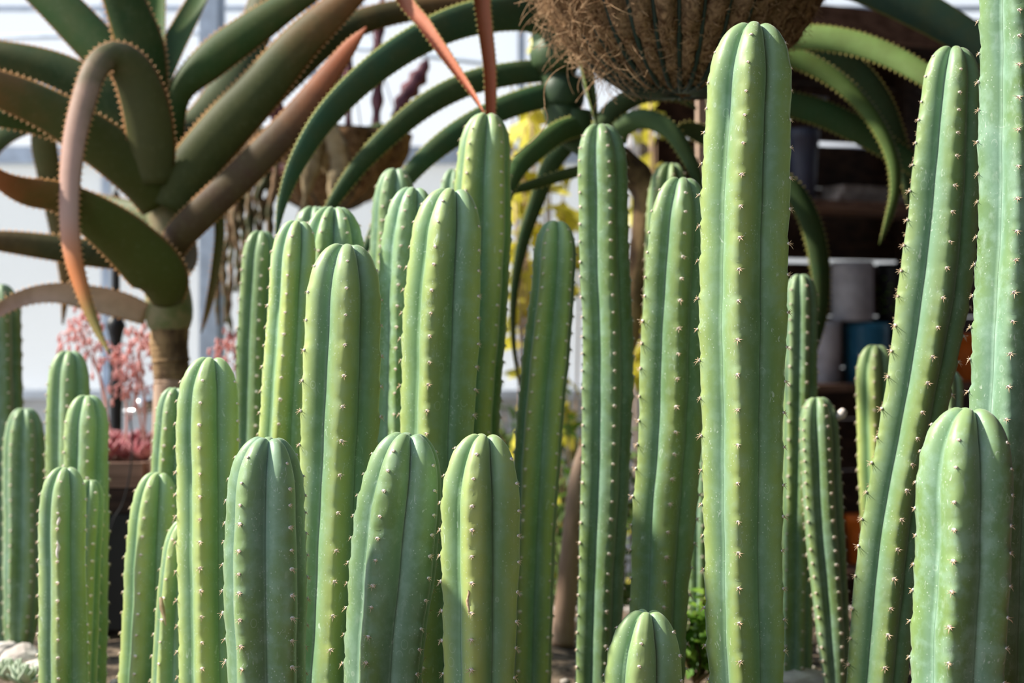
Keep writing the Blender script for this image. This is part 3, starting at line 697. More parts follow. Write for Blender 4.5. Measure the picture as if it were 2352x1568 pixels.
TL, LG, DG = (.035, .085, .045), (.16, .25, .075), (.03, .065, .025)
DC = 2.85
t2 = empty('tree_aloe', (P(1288, 0, DC).x, DC, BED-.012), 'tree aloe behind the centre with narrow blue-green leaves arching left over the far basket', 'aloe plant')
trunk(t2, [(1220,-200,DC,50),(1250,-60,DC,90),(1265,20,DC,104),(1275,120,DC,96),(1285,200,DC,80),(1300,280,DC,90),(1350,330,DC,70),(1420,365,DC,66)], mottled('blue_green_stem', (.02,.045,.02), (.06,.10,.04), 12, .5), 'leafy_stem', 18)
trunk(t2, [(1408,352,DC,60),(1440,385,DC,74),(1480,430,DC,64),(1478,520,DC,54),(1462,640,DC,50),(1440,780,DC,50),(1400,900,DC,50),(1350,1030,DC,50)], BARK, 'upper_trunk', 12, .15)
trunk(t2, [(1354,1020,DC,46),(1330,1100,DC,46),(1312,1250,DC,48),(1298,1400,DC,52),(1290,1480,DC,58)], PALEBARK, 'lower_trunk', 12, .05)
for px, py, rr in ((1262, 30, 66), (1276, 130, 60), (1292, 215, 52), (1318, 290, 48)):   # leaf sheaths wrapping the stem
    c = P(px, py, DC); b = MB(); b.lathe((c.x, c.y, c.z), [(R(rr*.72, DC), R(-42, DC)), (R(rr*.95, DC), R(-20, DC)), (R(rr, DC), R(5, DC)), (R(rr*.86, DC), R(34, DC)), (R(rr*.84, DC), R(35, DC)), (R(rr*.7, DC), R(-30, DC))], 24, closed=True)
    b.build('leaf_sheath', mottled('sheath_green', (.022,.048,.022), (.06,.10,.04), 10, .5), t2)
Q_ = lambda *a, **k: strap(t2, *a, mat=ALOE2, toothmat=TOOTH2, tooth=.7, **k)
Q_([(1270,40,84),(1180,28,84),(1060,48,78),(950,98,72),(845,172,66),(750,268,58),(685,370,44),(650,460,26),(634,545,5)], DC-.02, DC-.35, TL, .0, -1, (0, 35))
Q_([(1270,160,50),(1180,168,54),(1080,190,56),(980,240,54),(885,318,48),(810,400,38),(745,500,22),(700,600,5)], DC, DC-.10, DG, .0, -1, (0, 10))
Q_([(1320,215,60),(1240,222,58),(1140,255,56),(1040,312,54),(960,380,44),(890,470,32),(845,560,20),(810,640,4)], DC, DC-.15, (.03,.075,.03), .0, -1)
Q_([(1340,285,50),(1290,300,52),(1235,340,50),(1190,385,44),(1165,440,34),(1150,520,10)], DC-.02, DC-.2, (.06,.12,.04), 0, -1, (0, 10))
Q_([(1440,365,24),(1380,382,24),(1300,400,26),(1220,425,24),(1150,445,14),(1090,470,4)], DC-.04, DC-.05, (.035,.06,.015), 0, -1)
Q_([(1320,310,44),(1270,370,44),(1235,455,36),(1200,560,28),(1180,680,18),(1180,790,12),(1196,905,3)], DC+.04, DC+.12, DG, .1, -1)
Q_([(1330,60,40),(1335,110,42),(1348,180,34),(1360,240,24),(1370,284,5)], DC-.12, DC-.2, (.10,.15,.04), 0, 1, (40, 50), chan=.9, thick=.1)
Q_([(1375,300,44),(1400,262,46),(1450,225,44),(1500,215,36),(1560,225,20),(1600,250,6)], DC-.05, DC+.05, (.08,.13,.06), 0, -1)
Q_([(1270,-60,50),(1190,-130,50),(1130,-90,46),(1105,-20,46),(1112,70,40),(1122,160,36),(1124,270,28),(1122,330,8)], DC-.1, DC-.35, (.42,.13,.06), 1., 1, (15, 40), chan=.7, label='orange-brown dried leaf hanging down')
Q_([(1270,-40,40),(1150,-190,44),(1020,-170,46),(925,-20,40),(975,60,36),(1030,140,30),(1080,210,18),(1112,262,4)], DC-.1, DC-.34, (.62,.24,.15), 1., 1, (0, 30), chan=.7, label='slender salmon-coloured dried leaf tip')
DR = 3.1
t3 = empty('tree_aloe', (P(1700, 0, DR).x, DR, BED-.012), 'tree aloe behind the tallest cactus with leaves arching right before the dark shelves', 'aloe plant')
trunk(t3, [(1640,-60,DR,80),(1650,60,DR,96),(1660,160,DR,96),(1680,300,DR,90),(1700,420,DR,80)], SHEATH, 'leafy_stem', 18)
trunk(t3, [(1700,400,DR,76),(1712,700,DR,70),(1712,1000,DR,70),(1706,1300,DR,76),(1702,1450,DR,84)], BARK, 'trunk', 14, .12)
Z_ = lambda *a, **k: strap(t3, *a, mat=ALOE2, toothmat=TOOTH2, **k)
Z_([(1660,60,70),(1740,-30,80),(1850,-60,84),(1960,-45,90),(2080,5,92),(2190,65,86),(2300,140,74),(2420,240,40)], DR-.02, DR-.12, (.03,.065,.045), 0, -1, (0, -10), teeth=False)
Z_([(1660,150,50),(1750,95,54),(1850,84,60),(1960,98,60),(2050,130,58),(2130,175,54),(2220,240,40),(2300,320,8)], DR-.08, DR-.30, LG, 0, -1, (0, 8))
Z_([(1665,150,60),(1750,115,70),(1860,118,72),(1950,155,70),(2015,225,62),(2056,310,48),(2082,400,34),(2088,480,6)], DR+.02, DR+.08, (.07,.12,.055), 0, -1, (0, 0))
Z_([(1670,180,44),(1760,120,48),(1850,140,50),(1940,195,48),(2010,272,44),(2052,360,40),(2058,440,32),(2040,510,22),(2020,562,4)], DR-.06, DR-.20, (.11,.18,.05), 0, -1, (0, 35), chan=.5)
Z_([(1680,270,50),(1760,235,56),(1860,250,62),(1960,292,62),(2050,345,54),(2140,410,40),(2220,500,10)], DR-.02, DR-.05, (.045,.10,.035), 0, -1)
Z_([(1690,420,44),(1750,395,44),(1815,430,50),(1862,510,52),(1884,610,48),(1886,710,36),(1870,800,20),(1856,860,4)], DR-.02, DR-.12, (.045,.085,.03), 0, -1, (0, 15))
Z_([(1650,330,44),(1590,300,40),(1540,300,10)], DR-.04, DR-.1, (.09,.14,.06), 0, 1)
Z_([(1420,330,40),(1425,296,46),(1475,272,46),(1535,295,44),(1578,355,38),(1604,420,26),(1612,480,5)][::1], DR-.28, DR-.35, (.10,.17,.07), 0, -1, (0, 20), label='pale arching leaf with yellow edge')
Z_([(1680,380,30),(1600,450,28),(1530,470,24),(1480,462,18),(1440,430,4)], DR-.05, DR-.15, (.14,.16,.05), .1, -1, teeth=False)

# ------------------------------------------------------------------ hanging coir basket (foreground, top)
def fibres(n, surf, length, rad, seed, droop=.5, nseg=6):
    r = random.Random(seed); b = MB()
    for _ in range(n):
        p, nrm = surf(r); L = r.uniform(.4, 1)*length; d_ = (nrm*r.uniform(.15, .8)+Vector((r.uniform(-1, 1), r.uniform(-1, 1), r.uniform(-1, 1)))).normalized(); cu = Vector((r.uniform(-1, 1), r.uniform(-1, 1), r.uniform(-1, 1)))*1.1
        pts = [p-nrm*.001]; q = p.copy()
        for k in range(nseg):
            d_ = (d_+cu*.45+Vector((0, 0, -droop*.12))-nrm*.12*k*.4).normalized(); q = q+d_*(L/nseg); pts.append(q.copy())
        b.tube(pts, rad, 3, cap=False)
    return b
BPROF = [(0, 0), (.18, .0), (.29, .006), (.36, .035), (.47, .10), (.585, .18), (.72, .32), (.815, .467), (.89, .61), (.957, .784), (1, 1)]
def coir_basket(c, Rm, depth, label, nw, nfib, seed, wire=.0028, bul_=.13, tilt=0):
    root = empty('hanging_basket', (c.x, c.y, c.z-depth), label, 'hanging basket')
    prof = []
    ar = np.array(BPROF); L_ = np.r_[0, np.cumsum(np.linalg.norm(np.diff(ar, axis=0), axis=1))]; L_ /= L_[-1]
    for k in range(25):
        f = max(.004, k/24); prof.append((Rm*float(np.interp(f, L_, ar[:, 0])), -depth*(1-float(np.interp(f, L_, ar[:, 1])))))
    n = nw*8; vs = []; fs = []; N = len(prof)
    def rad(r_, a, f):
        bul = abs(math.sin(a*nw/2)); return r_*(1+bul_*(bul**.7-.62)*min(1, f*1.6))
    grid = []
    for i, (r_, z) in enumerate(prof):
        for k in range(n):
            a = 2*PI*k/n; q = rad(r_, a, i/24); p = Vector((q*math.cos(a), q*math.sin(a), z)); p *= 1+.03*mnoise.noise(p*45)+.012*mnoise.noise(p*150)
            vs.append(c+p)
    m_ = N
    for i in range(N-1):
        for k in range(n): k2 = (k+1) % n; fs.append((i*n+k, i*n+k2, (i+1)*n+k2, (i+1)*n+k))
    fs.append(tuple(range(n-1, -1, -1)))
    # inner lip and soil level
    for k in range(n): a = 2*PI*k/n; vs.append(c+Vector((Rm*.90*math.cos(a), Rm*.90*math.sin(a), .004)))
    for k in range(n): a = 2*PI*k/n; vs.append(c+Vector((Rm*.88*math.cos(a), Rm*.88*math.sin(a), -.03)))
    for i in (N-1, N):
        for k in range(n): k2 = (k+1) % n; fs.append((i*n+k, i*n+k2, (i+1)*n+k2, (i+1)*n+k))
    fs.append(tuple((N+1)*n+k for k in range(n)))
    b = MB(); b.add(vs, fs); b.build('coir_liner', COIR, root)
    for w in range(nw):
        a = 2*PI*w/nw; pts = []
        for i, (r_, z) in enumerate(prof[1:]):
            q = rad(r_, a, (i+1)/24)+wire*.9; pts.append(c+Vector((q*math.cos(a), q*math.sin(a), z-wire*.4)))
        b = MB(); b.tube(pts, wire, 6); b.build('wire_rib', WIRE, root)
    for f_, nm in ((1.0, 'rim_wire'), (.16, 'bottom_ring')):
        r_, z = prof[int(f_*24)]; pts = [c+Vector(((r_*1.02+wire)*math.cos(2*PI*k/48), (r_*1.02+wire)*math.sin(2*PI*k/48), z)) for k in range(49)]
        b = MB(); b.tube(pts, wire*1.15, 6, cap=False); b.build(nm, WIRE, root)
    def surf(r):
        f = r.uniform(.2, 1); i = min(23, int(f*24)); r_, z = prof[i]; a = 2*PI*(r.randrange(nw)+.5+r.uniform(-.3, .3))/nw; q = rad(r_, a, f); nn = Vector((math.cos(a)*math.sin(f*PI/2+.2), math.sin(a)*math.sin(f*PI/2+.2), -math.cos(f*PI/2)*.9)).normalized()
        return c+Vector((q*math.cos(a), q*math.sin(a), z)), nn
    b = fibres(nfib, surf, Rm*.085, .00032, seed); o = b.build('coir_fibres', FIBRE, root); o['kind'] = 'stuff'
    hk = c+Vector((0, 0, .55))
    for w in range(4):
        a = 2*PI*w/4+.5; b = MB(); b.tube([c+Vector((Rm*1.02*math.cos(a), Rm*1.02*math.sin(a), 0)), hk], .0012, 5); b.build('chain', WIRE, root)
    b = MB(); b.tube([hk+Vector((.02*math.sin(t), 0, .02-.02*math.cos(t))) for t in [k*.45 for k in range(13)]]+[hk+Vector((0, 0, .09)), hk+Vector((0, 0, 1.2))], .002, 6); b.build('hook', WIRE, root)
    return root, prof, surf
DB = 2.40
cb = P(1562, -135, DB)
bk, prof, surf = coir_basket(cb, R(352, DB), R(347, DB), 'coconut coir lined hanging basket with dark wire ribs, overhead behind the tallest cactus', 30, 4200, 5, .0036)
# longer stray fibres on the left side and underneath
def surf2(r):
    f = r.uniform(.35, .95); i = int(f*24); r_, z = prof[i]; a = PI+r.uniform(-.7, 1.0); return cb+Vector((r_*math.cos(a), r_*math.sin(a), z)), Vector((math.cos(a), math.sin(a), -.3)).normalized()
b = fibres(300, surf2, .075, .00042, 9, 1.2, 9); o = b.build('stray_fibres', FIBRE, bk); o['kind'] = 'stuff'
b = MB(); p = [(1300,150),(1275,165),(1255,190),(1250,215),(1252,245)]; b.tube([tuple(v[:3]) for v in catmull([tuple(P(x, y, DB-.1)) for x, y in p], 16)[0]], .0007, 5)
p = [(1250,245),(1258,270),(1245,300),(1210,335),(1180,360)]; b.tube([tuple(v[:3]) for v in catmull([tuple(P(x, y, DB-.1)) for x, y in p], 16)[0]], .0006, 5)
b.build('long_loose_fibre', FIBRE, bk)

# ------------------------------------------------------------------ far basket with purple wavy stems and dead leaves
D2 = 3.75
c2 = P(752, 312, D2)
bk2, prof2, surf_2 = coir_basket(c2, R(188, D2), R(168, D2), 'dark brown hanging basket in the distance behind the left arching leaves', 14, 300, 8, .002)
bm_ = MB(); rng = random.Random(5)
for k in range(26):
    a = rng.uniform(0, 6.28); r_ = R(150, D2)*math.sqrt(rng.random()); v_, f_ = rock_pts((c2.x+r_*math.cos(a), c2.y+r_*math.sin(a), c2.z-.005+rng.uniform(0, .012)), .024, k, sub=2); bm_.add(v_, f_)
bm_.build('moss', MOSS, bk2)['kind'] = 'stuff'
wavy = empty('epiphyte_plant', (c2.x, c2.y, c2.z+.005), 'plant with upright purple wavy-edged stems growing in the far basket', 'succulent plant')
def ribbon(parent, pts, d, mat, name, amp=0, freq=0, dz=0, thick=.0015, curl=.3):
    arr = [(*P(x, y, d+dz*i/(len(pts)-1)), R(w, d)/2) for i, (x, y, w) in enumerate(pts)]; n = 60 if amp else 24; A, _ = catmull(arr, n); b = MB(); vs = []; fs = []
    for i in range(n):
        t = A[min(i+1, n-1), :3]-A[max(i-1, 0), :3]; t /= np.linalg.norm(t); s = np.cross(t, (0, -1, 0)); s /= np.linalg.norm(s); nn = np.cross(s, t)
        w = max(.0008, A[i, 3]*(1+amp*math.sin(i*freq)))
        for u, z in ((-1, curl*w), (-.5, 0), (0, -curl*w*.5), (.5, 0), (1, curl*w), (.5, thick*2), (0, thick*2-curl*w*.5), (-.5, thick*2)): vs.append(A[i, :3]+s*u*w-nn*z)
    for i in range(n-1):
        for k in range(8): k2 = (k+1) % 8; fs.append((i*8+k, i*8+k2, (i+1)*8+k2, (i+1)*8+k))
    fs += [tuple(range(7, -1, -1)), tuple((n-1)*8+k for k in range(8))]; b.add(vs, fs); return b.build(name, mat, parent)
for pts in ([(640,330,14),(628,250,26),(622,190,24),(632,140,8)], [(760,300,16),(765,250,34),(772,200,30),(780,150,28),(788,110,8)], [(862,300,14),(866,240,24),(868,170,26),(868,100,24),(874,40,20),(880,-10,8)],
            [(900,310,12),(920,240,30),(945,200,40),(968,165,34),(982,135,8)], [(690,320,12),(640,240,20),(600,150,24),(580,80,10)], [(800,310,14),(800,60,24),(796,-40,20)]):
    ribbon(wavy, pts, D2-.02, PURPLE, 'wavy_stem', .20, .6, rng.uniform(-.05, .05))
hang = empty('trailing_succulent', (c2.x-.1, c2.y-.14, c2.z+.005), 'trailing plant with withered tan leaves hanging over the far basket rim', 'succulent plant')
for pts in ([(735,270,10),(722,320,50),(715,370,52),(706,420,30),(700,460,12),(690,520,30),(682,600,4)], [(745,268,10),(765,320,50),(780,370,52),(770,430,40),(760,480,6)], [(735,290,8),(740,350,26),(748,400,6)],
            [(600,300,10),(570,278,30),(535,300,46),(515,350,50),(512,400,20),(515,450,4)], [(640,300,8),(600,330,30),(575,390,34),(560,450,6)]):
    ribbon(hang, pts, D2-.24, DEAD, 'withered_leaf', .06, .7, .04, curl=.35)
ribbon(hang, [(618,372,4),(635,385,26),(655,392,22),(668,400,4)], D2-.26, PINKFLOWER, 'pink_bract')
rng = random.Random(21)
for k in range(15):
    x = 508+k*8.5+rng.uniform(-6, 6); y0 = rng.uniform(380, 440); y1 = rng.uniform(600, 830); pts = []
    for j in range(7):
        f = j/6; pts.append((x+rng.uniform(-7, 7)+(12 if j == 0 else 0), y0+(y1-y0)*f, rng.uniform(8, 22)*(1-.5*f)))
    ribbon(hang, [(x+60+rng.uniform(0, 60), 320, 6), (x+30, 345, 8)]+pts, D2-.26+rng.uniform(-.06, .06), VINE, 'trailing_stem', .25, 1.3)

# ------------------------------------------------------------------ planter with pink rosettes, flower stalks, iron post
DP = 2.97
xl, xr = P(205, 0, DP).x, P(330, 0, DP).x
ztop = P(0, 1062, DP).z
box = empty('planter_box', ((xl+xr)/2, DP+.09, BED), 'black and dark brown wooden planter box at left under the pink rosettes', 'planter')
yb0, yb1 = DP, DP+.19
for k, (z0, z1, mat) in enumerate(((BED, BED+.20, BLACKM), (BED+.202, ztop-.045, DARKWOOD), (ztop-.043, ztop, SHELFWOOD))):
    for (xa, ya, sx, sy) in (((xl+xr)/2, yb0, xr-xl, .018), ((xl+xr)/2, yb1, xr-xl, .018), (xl, (yb0+yb1)/2, .018, yb1-yb0), (xr, (yb0+yb1)/2, .018, yb1-yb0)):
        b = MB(); b.box((xa, ya, (z0+z1)/2), (sx+(.018 if sx > .1 else 0), sy-(.018 if sy > .1 else 0), z1-z0)); b.build('board', mat, box, smooth=False)
b = MB(); b.box(((xl+xr)/2, (yb0+yb1)/2, ztop-.03), (xr-xl-.02, yb1-yb0-.02, .03)); b.build('soil', SOIL, box, smooth=False)
def fleshy_leaf(L, w, t):
    b = MB(); n = 7; vs = []; fs = []
    for i in range(n+1):
        f = i/n; ww = w*math.sin(PI*min(.97, .12+f*.86))**.8*(1 if f < .75 else 1-(f-.75)*2.2); ww = max(ww, .0005); zz = L*.35*f*f
        for k in range(8): a = 2*PI*k/8; vs.append((ww*math.cos(a), L*f, zz+t*math.sin(a)*(1-.5*f)))
    for i in range(n):
        for k in range(8): k2 = (k+1) % 8; fs.append((i*8+k, i*8+k2, (i+1)*8+k2, (i+1)*8+k))
    fs += [tuple(range(7, -1, -1)), tuple(n*8+k for k in range(8))]
    me = bpy.data.meshes.new('leaf'); me.from_pydata(vs, [], fs); me.polygons.foreach_set('use_smooth', [True]*len(fs)); return me
LFM = fleshy_leaf(.032, .0095, .0035); LFM.materials.append(PINKSUC)
LFG = fleshy_leaf(.030, .0095, .004); LFG.materials.append(PALESUC)
from mathutils import Euler
def rosette(name, c, label, me, n, sc, group=None, cat='succulent', tilt=(0, 0)):
    root = empty(name, c, label, cat, group); r = random.Random(int(c[0]*1e4))
    for k in range(n):
        f = k/n; az = k*2.39996; el = .15+1.15*f
        q = (Matrix.Rotation(tilt[0], 4, 'X') @ Matrix.Rotation(az, 4, 'Z') @ Matrix.Rotation(el, 4, 'X')).to_quaternion()
        inst('leaf', me, root, Vector(c)+Vector((0, 0, .006*f)), q, sc*(1-.45*f)*r.uniform(.9, 1.1))
    return root
def stalk(parent, pts, d, seed):
    r = random.Random(seed); arr = [tuple(P(x, y, d)) for x, y in pts]; A, _ = catmull(arr, 20); b = MB(); b.tube([tuple(a) for a in A], [.0028*(1-.5*i/20) for i in range(20)], 6); s = b.build('flower_stalk', PINKSTEM, parent)
    fl = MB()
    for k in range(24):
        i = 19-int(r.random()**1.5*7); base = Vector(A[i]); off = Vector((r.uniform(-1, 1), r.uniform(-1, 1), r.uniform(-.8, .9))); off = off.normalized()*r.uniform(.012, .045)
        p = base+off; fl.tube([base, base+off*.6+Vector((0, 0, .006)), p], .0011, 4, cap=False)
        fl.tube([p+Vector((0, 0, .004)), p, p-Vector((0, 0, .005)), p-Vector((0, 0, .010))], [.0012, .0028, .0034, .0024], 6)
    fl.build('flowers', PINKFLOWER, s)['kind'] = 'stuff'
rs1 = [(256, 1010, .03), (300, 1000, .05), (344, 1012, .03), (274, 985, .14), (334, 980, .14)]
lab = ['pink rosette at the left front of the planter box', 'pink rosette at the middle front of the planter box', 'pink rosette at the right front of the planter box', 'pink rosette at the left rear of the planter box', 'pink rosette at the right rear of the planter box']
stk = [[[(262,1010),(240,900),(200,800),(180,760),(150,765)]], [[(300,1000),(290,930),(272,860),(262,800)]], [[(338,1012),(330,900),(322,830),(320,770)], [(338,1012),(316,930),(296,870)]], [[(280,985),(225,850),(200,740),(215,700)]], [[(320,980),(335,930),(315,850),(300,800)]]]
for i, (x, y, o_) in enumerate(rs1):
    c = P(x-12, 1040 if o_ < .1 else 1030, DP+.02+o_); c.z = ztop+.004+(.012 if o_ > .1 else 0)
    r_ = rosette('pink_echeveria', c, lab[i], LFM, 26, 1.25, cat='succulent')
    for s_ in stk[i]:
        if s_: stalk(r_, [(x-12, 1035)]+s_[1:], DP+.02+o_, i*5+len(s_))
# iron post
DI = 3.36; pc = P(266, 0, DI)
b = MB(); zz = lambda y: P(0, y, DI).z
prof_i = [(R(w, DI), zz(y)) for y, w in ((1500, 12), (1000, 14), (940, 14), (925, 16), (905, 12), (892, 22), (878, 16), (850, 14), (840, 17), (820, 13), (780, 14), (762, 18), (748, 23), (735, 18), (728, 12), (700, 10), (600, 9), (470, 9), (455, 12), (440, 5), (430, 1))]
b.lathe((pc.x, pc.y, 0), [(R(60, DI), 0), (R(60, DI), .03), (R(14, DI), .05)]+prof_i, 20)
tag(b.build('iron_post', IRON), 'black turned iron post with bulges behind the pink flower stalks', 'post')
b = MB(); b.tube([P(285, 946, 3.21), P(330, 944, 3.21), P(372, 938, 3.21)], .006, 8); q = P(332, 930, 3.21); b.lathe((q.x, q.y, q.z-.012), [(.016, 0), (.02, .004), (.02, .02), (.014, .024), (.004, .026)], 16); b.tube([P(372, 938, 3.21), P(352, 1000, 3.21), P(348, 1388, 3.21)], .004, 6)
tag(b.build('metal_fitting', plain('bare_steel', (.7, .72, .75), .25, .9)), 'shiny metal bracket just above the pink rosettes', 'bracket')
b = MB(); b.tube([tuple(a) for a in catmull([tuple(P(x, y, 2.94)) for x, y in ((298, 950), (304, 1020), (296, 1100), (280, 1160), (262, 1190), (250, 1230))], 30)[0]], .0016, 6)
tag(b.build('cable', IRON), 'thin black cable hanging in front of the black planter', 'cable')
# pink flower plant right of the post
rp = rosette('pink_echeveria', (P(530, 0, 3.1).x, 3.1, BED), 'rosette hidden low behind the bright green cactus, with pink flowers by the steel post', LFM, 18, 1.5)
stalk(rp, [(530, 1380), (525, 1000), (520, 850), (522, 800)], 3.1, 77)
stalk(rp, [(530, 1380), (534, 1000), (540, 850), (535, 780)], 3.1, 78)
# pale succulents and rocks at the foot of the left cactus
for i, (x, y, d, r_, lb) in enumerate(((52, 1530, 2.62, .030, 'pale pinkish rock at the foot of the dark green cactus, lower left'), (8, 1505, 2.72, .020, 'small pale rock at the left edge'), (92, 1545, 2.58, .018, 'small pale rock touching the scarred cactus'))):
    c = P(x, y, d); v_, f_ = rock_pts((c.x, c.y, BED+r_*.35), r_, i+5, (1.3, 1, .8), 3); b = MB(); b.add(v_, f_); tag(b.build('rock', ROCK, smooth=False), lb, 'rock')
for i, (x, d, lb) in enumerate(((20, 2.50, 'pale green rosette in the lower left corner'), (58, 2.46, 'pale green rosette just right of the corner one'))):
    rosette('pale_rosette', (P(x, 0, d).x, d, BED+.006), lb, LFG, 18, 1.2)
c = P(1845, 0, 2.48); v_, f_ = rock_pts((c.x, 2.48, BED+.004), .030, 31, (1.6, 1, .6), 3); b = MB(); b.add(v_, f_); tag(b.build('rock', ROCK, smooth=False), 'pale banded rock at the bottom edge right of the tallest cactus', 'rock')

# ------------------------------------------------------------------ dark timber wall with shelves, right
ang = math.atan2(.42, (P(2352, 0, 4.5).x-P(1600, 0, 4.1).x))
A0 = Vector((P(1608, 0, 4.1).x, 4.1, 0)); ca, sa = math.cos(ang), math.sin(ang)
def SW(u, v, z): return Vector((A0.x+u*ca-v*sa, A0.y+u*sa+v*ca, z))      # u along, v back
LW = 1.32
ztw = P(0, 40, 4.2).z
wr_ = empty('wall_right', SW(0, .3, 0)); wr_['kind'] = 'structure'; wr_['label'] = 'dark stained board wall with shelves'
def sbox(u0, u1, v0, v1, z0, z1, name, mat, parent):
    b = MB(); b.box(SW((u0+u1)/2, (v0+v1)/2, (z0+z1)/2), (u1-u0, v1-v0, z1-z0), rz=ang); return b.build(name, mat, parent, smooth=False)
z = .0; k = 0; slits = (P(0, 313, 4.45).z, P(0, 592, 4.45).z)
hts = []
zc = 0.0
edges_ = [0, .16, .32, .48, .64, .80, .96, 1.10, 1.24, 1.38, 1.52, slits[1]-.006, slits[1]+.004, slits[1]+.15, slits[0]-.12, slits[0]-.005, slits[0]+.006, slits[0]+.16, ztw]
edges_ = sorted(edges_)
for a_, b_ in zip(edges_[:-1], edges_[1:]):
    if abs(a_-(slits[1]-.006)) < 1e-6 or abs(a_-(slits[0]-.005)) < 1e-6: continue     # light shows through these gaps
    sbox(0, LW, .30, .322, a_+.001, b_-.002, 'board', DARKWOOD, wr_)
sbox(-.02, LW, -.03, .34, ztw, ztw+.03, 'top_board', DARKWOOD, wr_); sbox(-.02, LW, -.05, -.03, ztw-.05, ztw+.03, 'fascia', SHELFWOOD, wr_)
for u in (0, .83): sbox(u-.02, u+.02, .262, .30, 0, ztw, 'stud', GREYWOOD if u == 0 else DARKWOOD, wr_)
shelf_z = [P(0, 462, 4.3).z, P(0, 882, 4.3).z, P(0, 1310, 4.3).z]
sh = empty('shelf_unit', SW(.5, .12, 0), 'dark wooden shelf unit holding pots against the board wall', 'shelf')
for zz_ in shelf_z: sbox(.03, LW, 0, .26, zz_-.018, zz_, 'shelf_board', SHELFWOOD, sh)
for u in (.03, LW-.02): sbox(u-.012, u+.012, .23, .258, 0, shelf_z[0]-.019, 'upright', SHELFWOOD if u > 1 else DARKWOOD, sh)
b = MB(); q = P(1614, 0, 3.6); b.box((q.x, 3.6, 1.05), (.024, .05, 2.1)); tag(b.build('timber_post', PALEBARK, smooth=False), 'pinkish timber post just behind the tallest cactus', 'post')
def pot(name, px, w, zb_, ht, mat, label, v=.12, taper=.85, d=None, lip=True, dots=False, cat='plant pot'):
    # find u so the pot centre falls at column px
    best = min((abs((SW(u/1000, v, 0).x)/SW(u/1000, v, 0).y*F+1176-px), u/1000) for u in range(0, 1700, 4))[1]
    c = SW(best, v, zb_); r_ = R(w, c.y)/2; h = R(ht, c.y)
    root = empty(name, c, label, cat)
    pr = [(r_*taper*.95, 0), (r_*taper, .004), (r_*(taper*.4+.6), h*.6), (r_*.985, h*.86)]
    if lip: pr += [(r_*1.0, h*.862), (r_*1.03, h*.87), (r_*1.03, h*.99), (r_*1.0, h)]
    else: pr += [(r_, h)]
    pr += [(r_*.9, h), (r_*.88, h*.88)]
    b = MB(); b.lathe(c, pr, 32); b.build('pot_body', mat, root)
    b = MB(); b.lathe((c.x, c.y, c.z+h*.885), [(r_*.87, -.004), (r_*.87, .0), (.001, .003)], 24); b.build('potting_soil', SOIL, root)
    if dots:
        b = MB(); rr_ = random.Random(4)
        for j in range(40):
            a = rr_.uniform(PI*1.05, PI*1.95); zz2 = rr_.uniform(.1, .8)*h; q_ = Vector((c.x+r_*1.0*math.cos(a), c.y+r_*1.0*math.sin(a), c.z+zz2)); v2, f2 = rock_pts(q_, .0045, j, sub=1); b.add(v2, f2)
        o = b.build('leaf_specks', FERN, root); o['kind'] = 'stuff'
    return root
s1, s2, s3 = shelf_z
pot('navy_pot', 1846, 72, s1, 170, NAVY, 'tall navy plastic pot on the top shelf', taper=.72)
q0 = P(1880, 0, 4.35); b = MB(); cc = SW(.42, .10, 0)
def px_u(px, v=.12): return min((abs((SW(u/1000, v, 0).x)/SW(u/1000, v, 0).y*F+1176-px), u/1000) for u in range(0, 1700, 4))[1]
u0, u1 = px_u(1890), px_u(2045)
wb_ = empty('weathered_block', SW((u0+u1)/2, .1, s1), 'weathered grey timber offcuts lying on the top shelf', 'timber')
sbox(u0, u1, .05, .16, s1+.0005, s1+.024, 'offcut', GREYWOOD, wb_); sbox(u0+.02, u1-.02, .06, .15, s1+.0245, s1+.046, 'offcut', GREYWOOD, wb_)
pot('grey_pot', 1897, 72, s2, 143, GREYPOT, 'grey pot on the middle shelf left of the blue pot', taper=.97, lip=False)
pot('blue_pot', 1990, 106, s2, 138, BLUEPOT, 'glossy blue pot on the middle shelf', taper=.95, lip=False)
pot('grey_pot', 1958, 96, s2+R(144, 4.36), 136, GREYPOT, 'grey pot stacked on top of the lower grey and blue pots', taper=.98, lip=False)
pot('black_pot', 2054, 76, s2+R(144, 4.36), 132, BLACKM, 'black pot with yellowish specks beside the stacked grey one', taper=.95, lip=False, dots=True)
pot('black_pot', 2085, 70, s2, 138, BLACKM, 'plain black pot on the middle shelf right of the blue pot', taper=.95, lip=False, v=.11)
pot('orange_pot', 2222, 84, s2, 110, ORANGE, 'orange plastic pot on the middle shelf glimpsed between two cacti', taper=.72)
pot('orange_pot', 1972, 62, s3, 112, ORANGE, 'orange plastic pot on the lowest shelf glimpsed beside the leaning cactus', taper=.8)
pot('black_pot', 1880, 80, s3, 90, BLACKM, 'black pot at the left end of the lowest shelf', taper=.8)

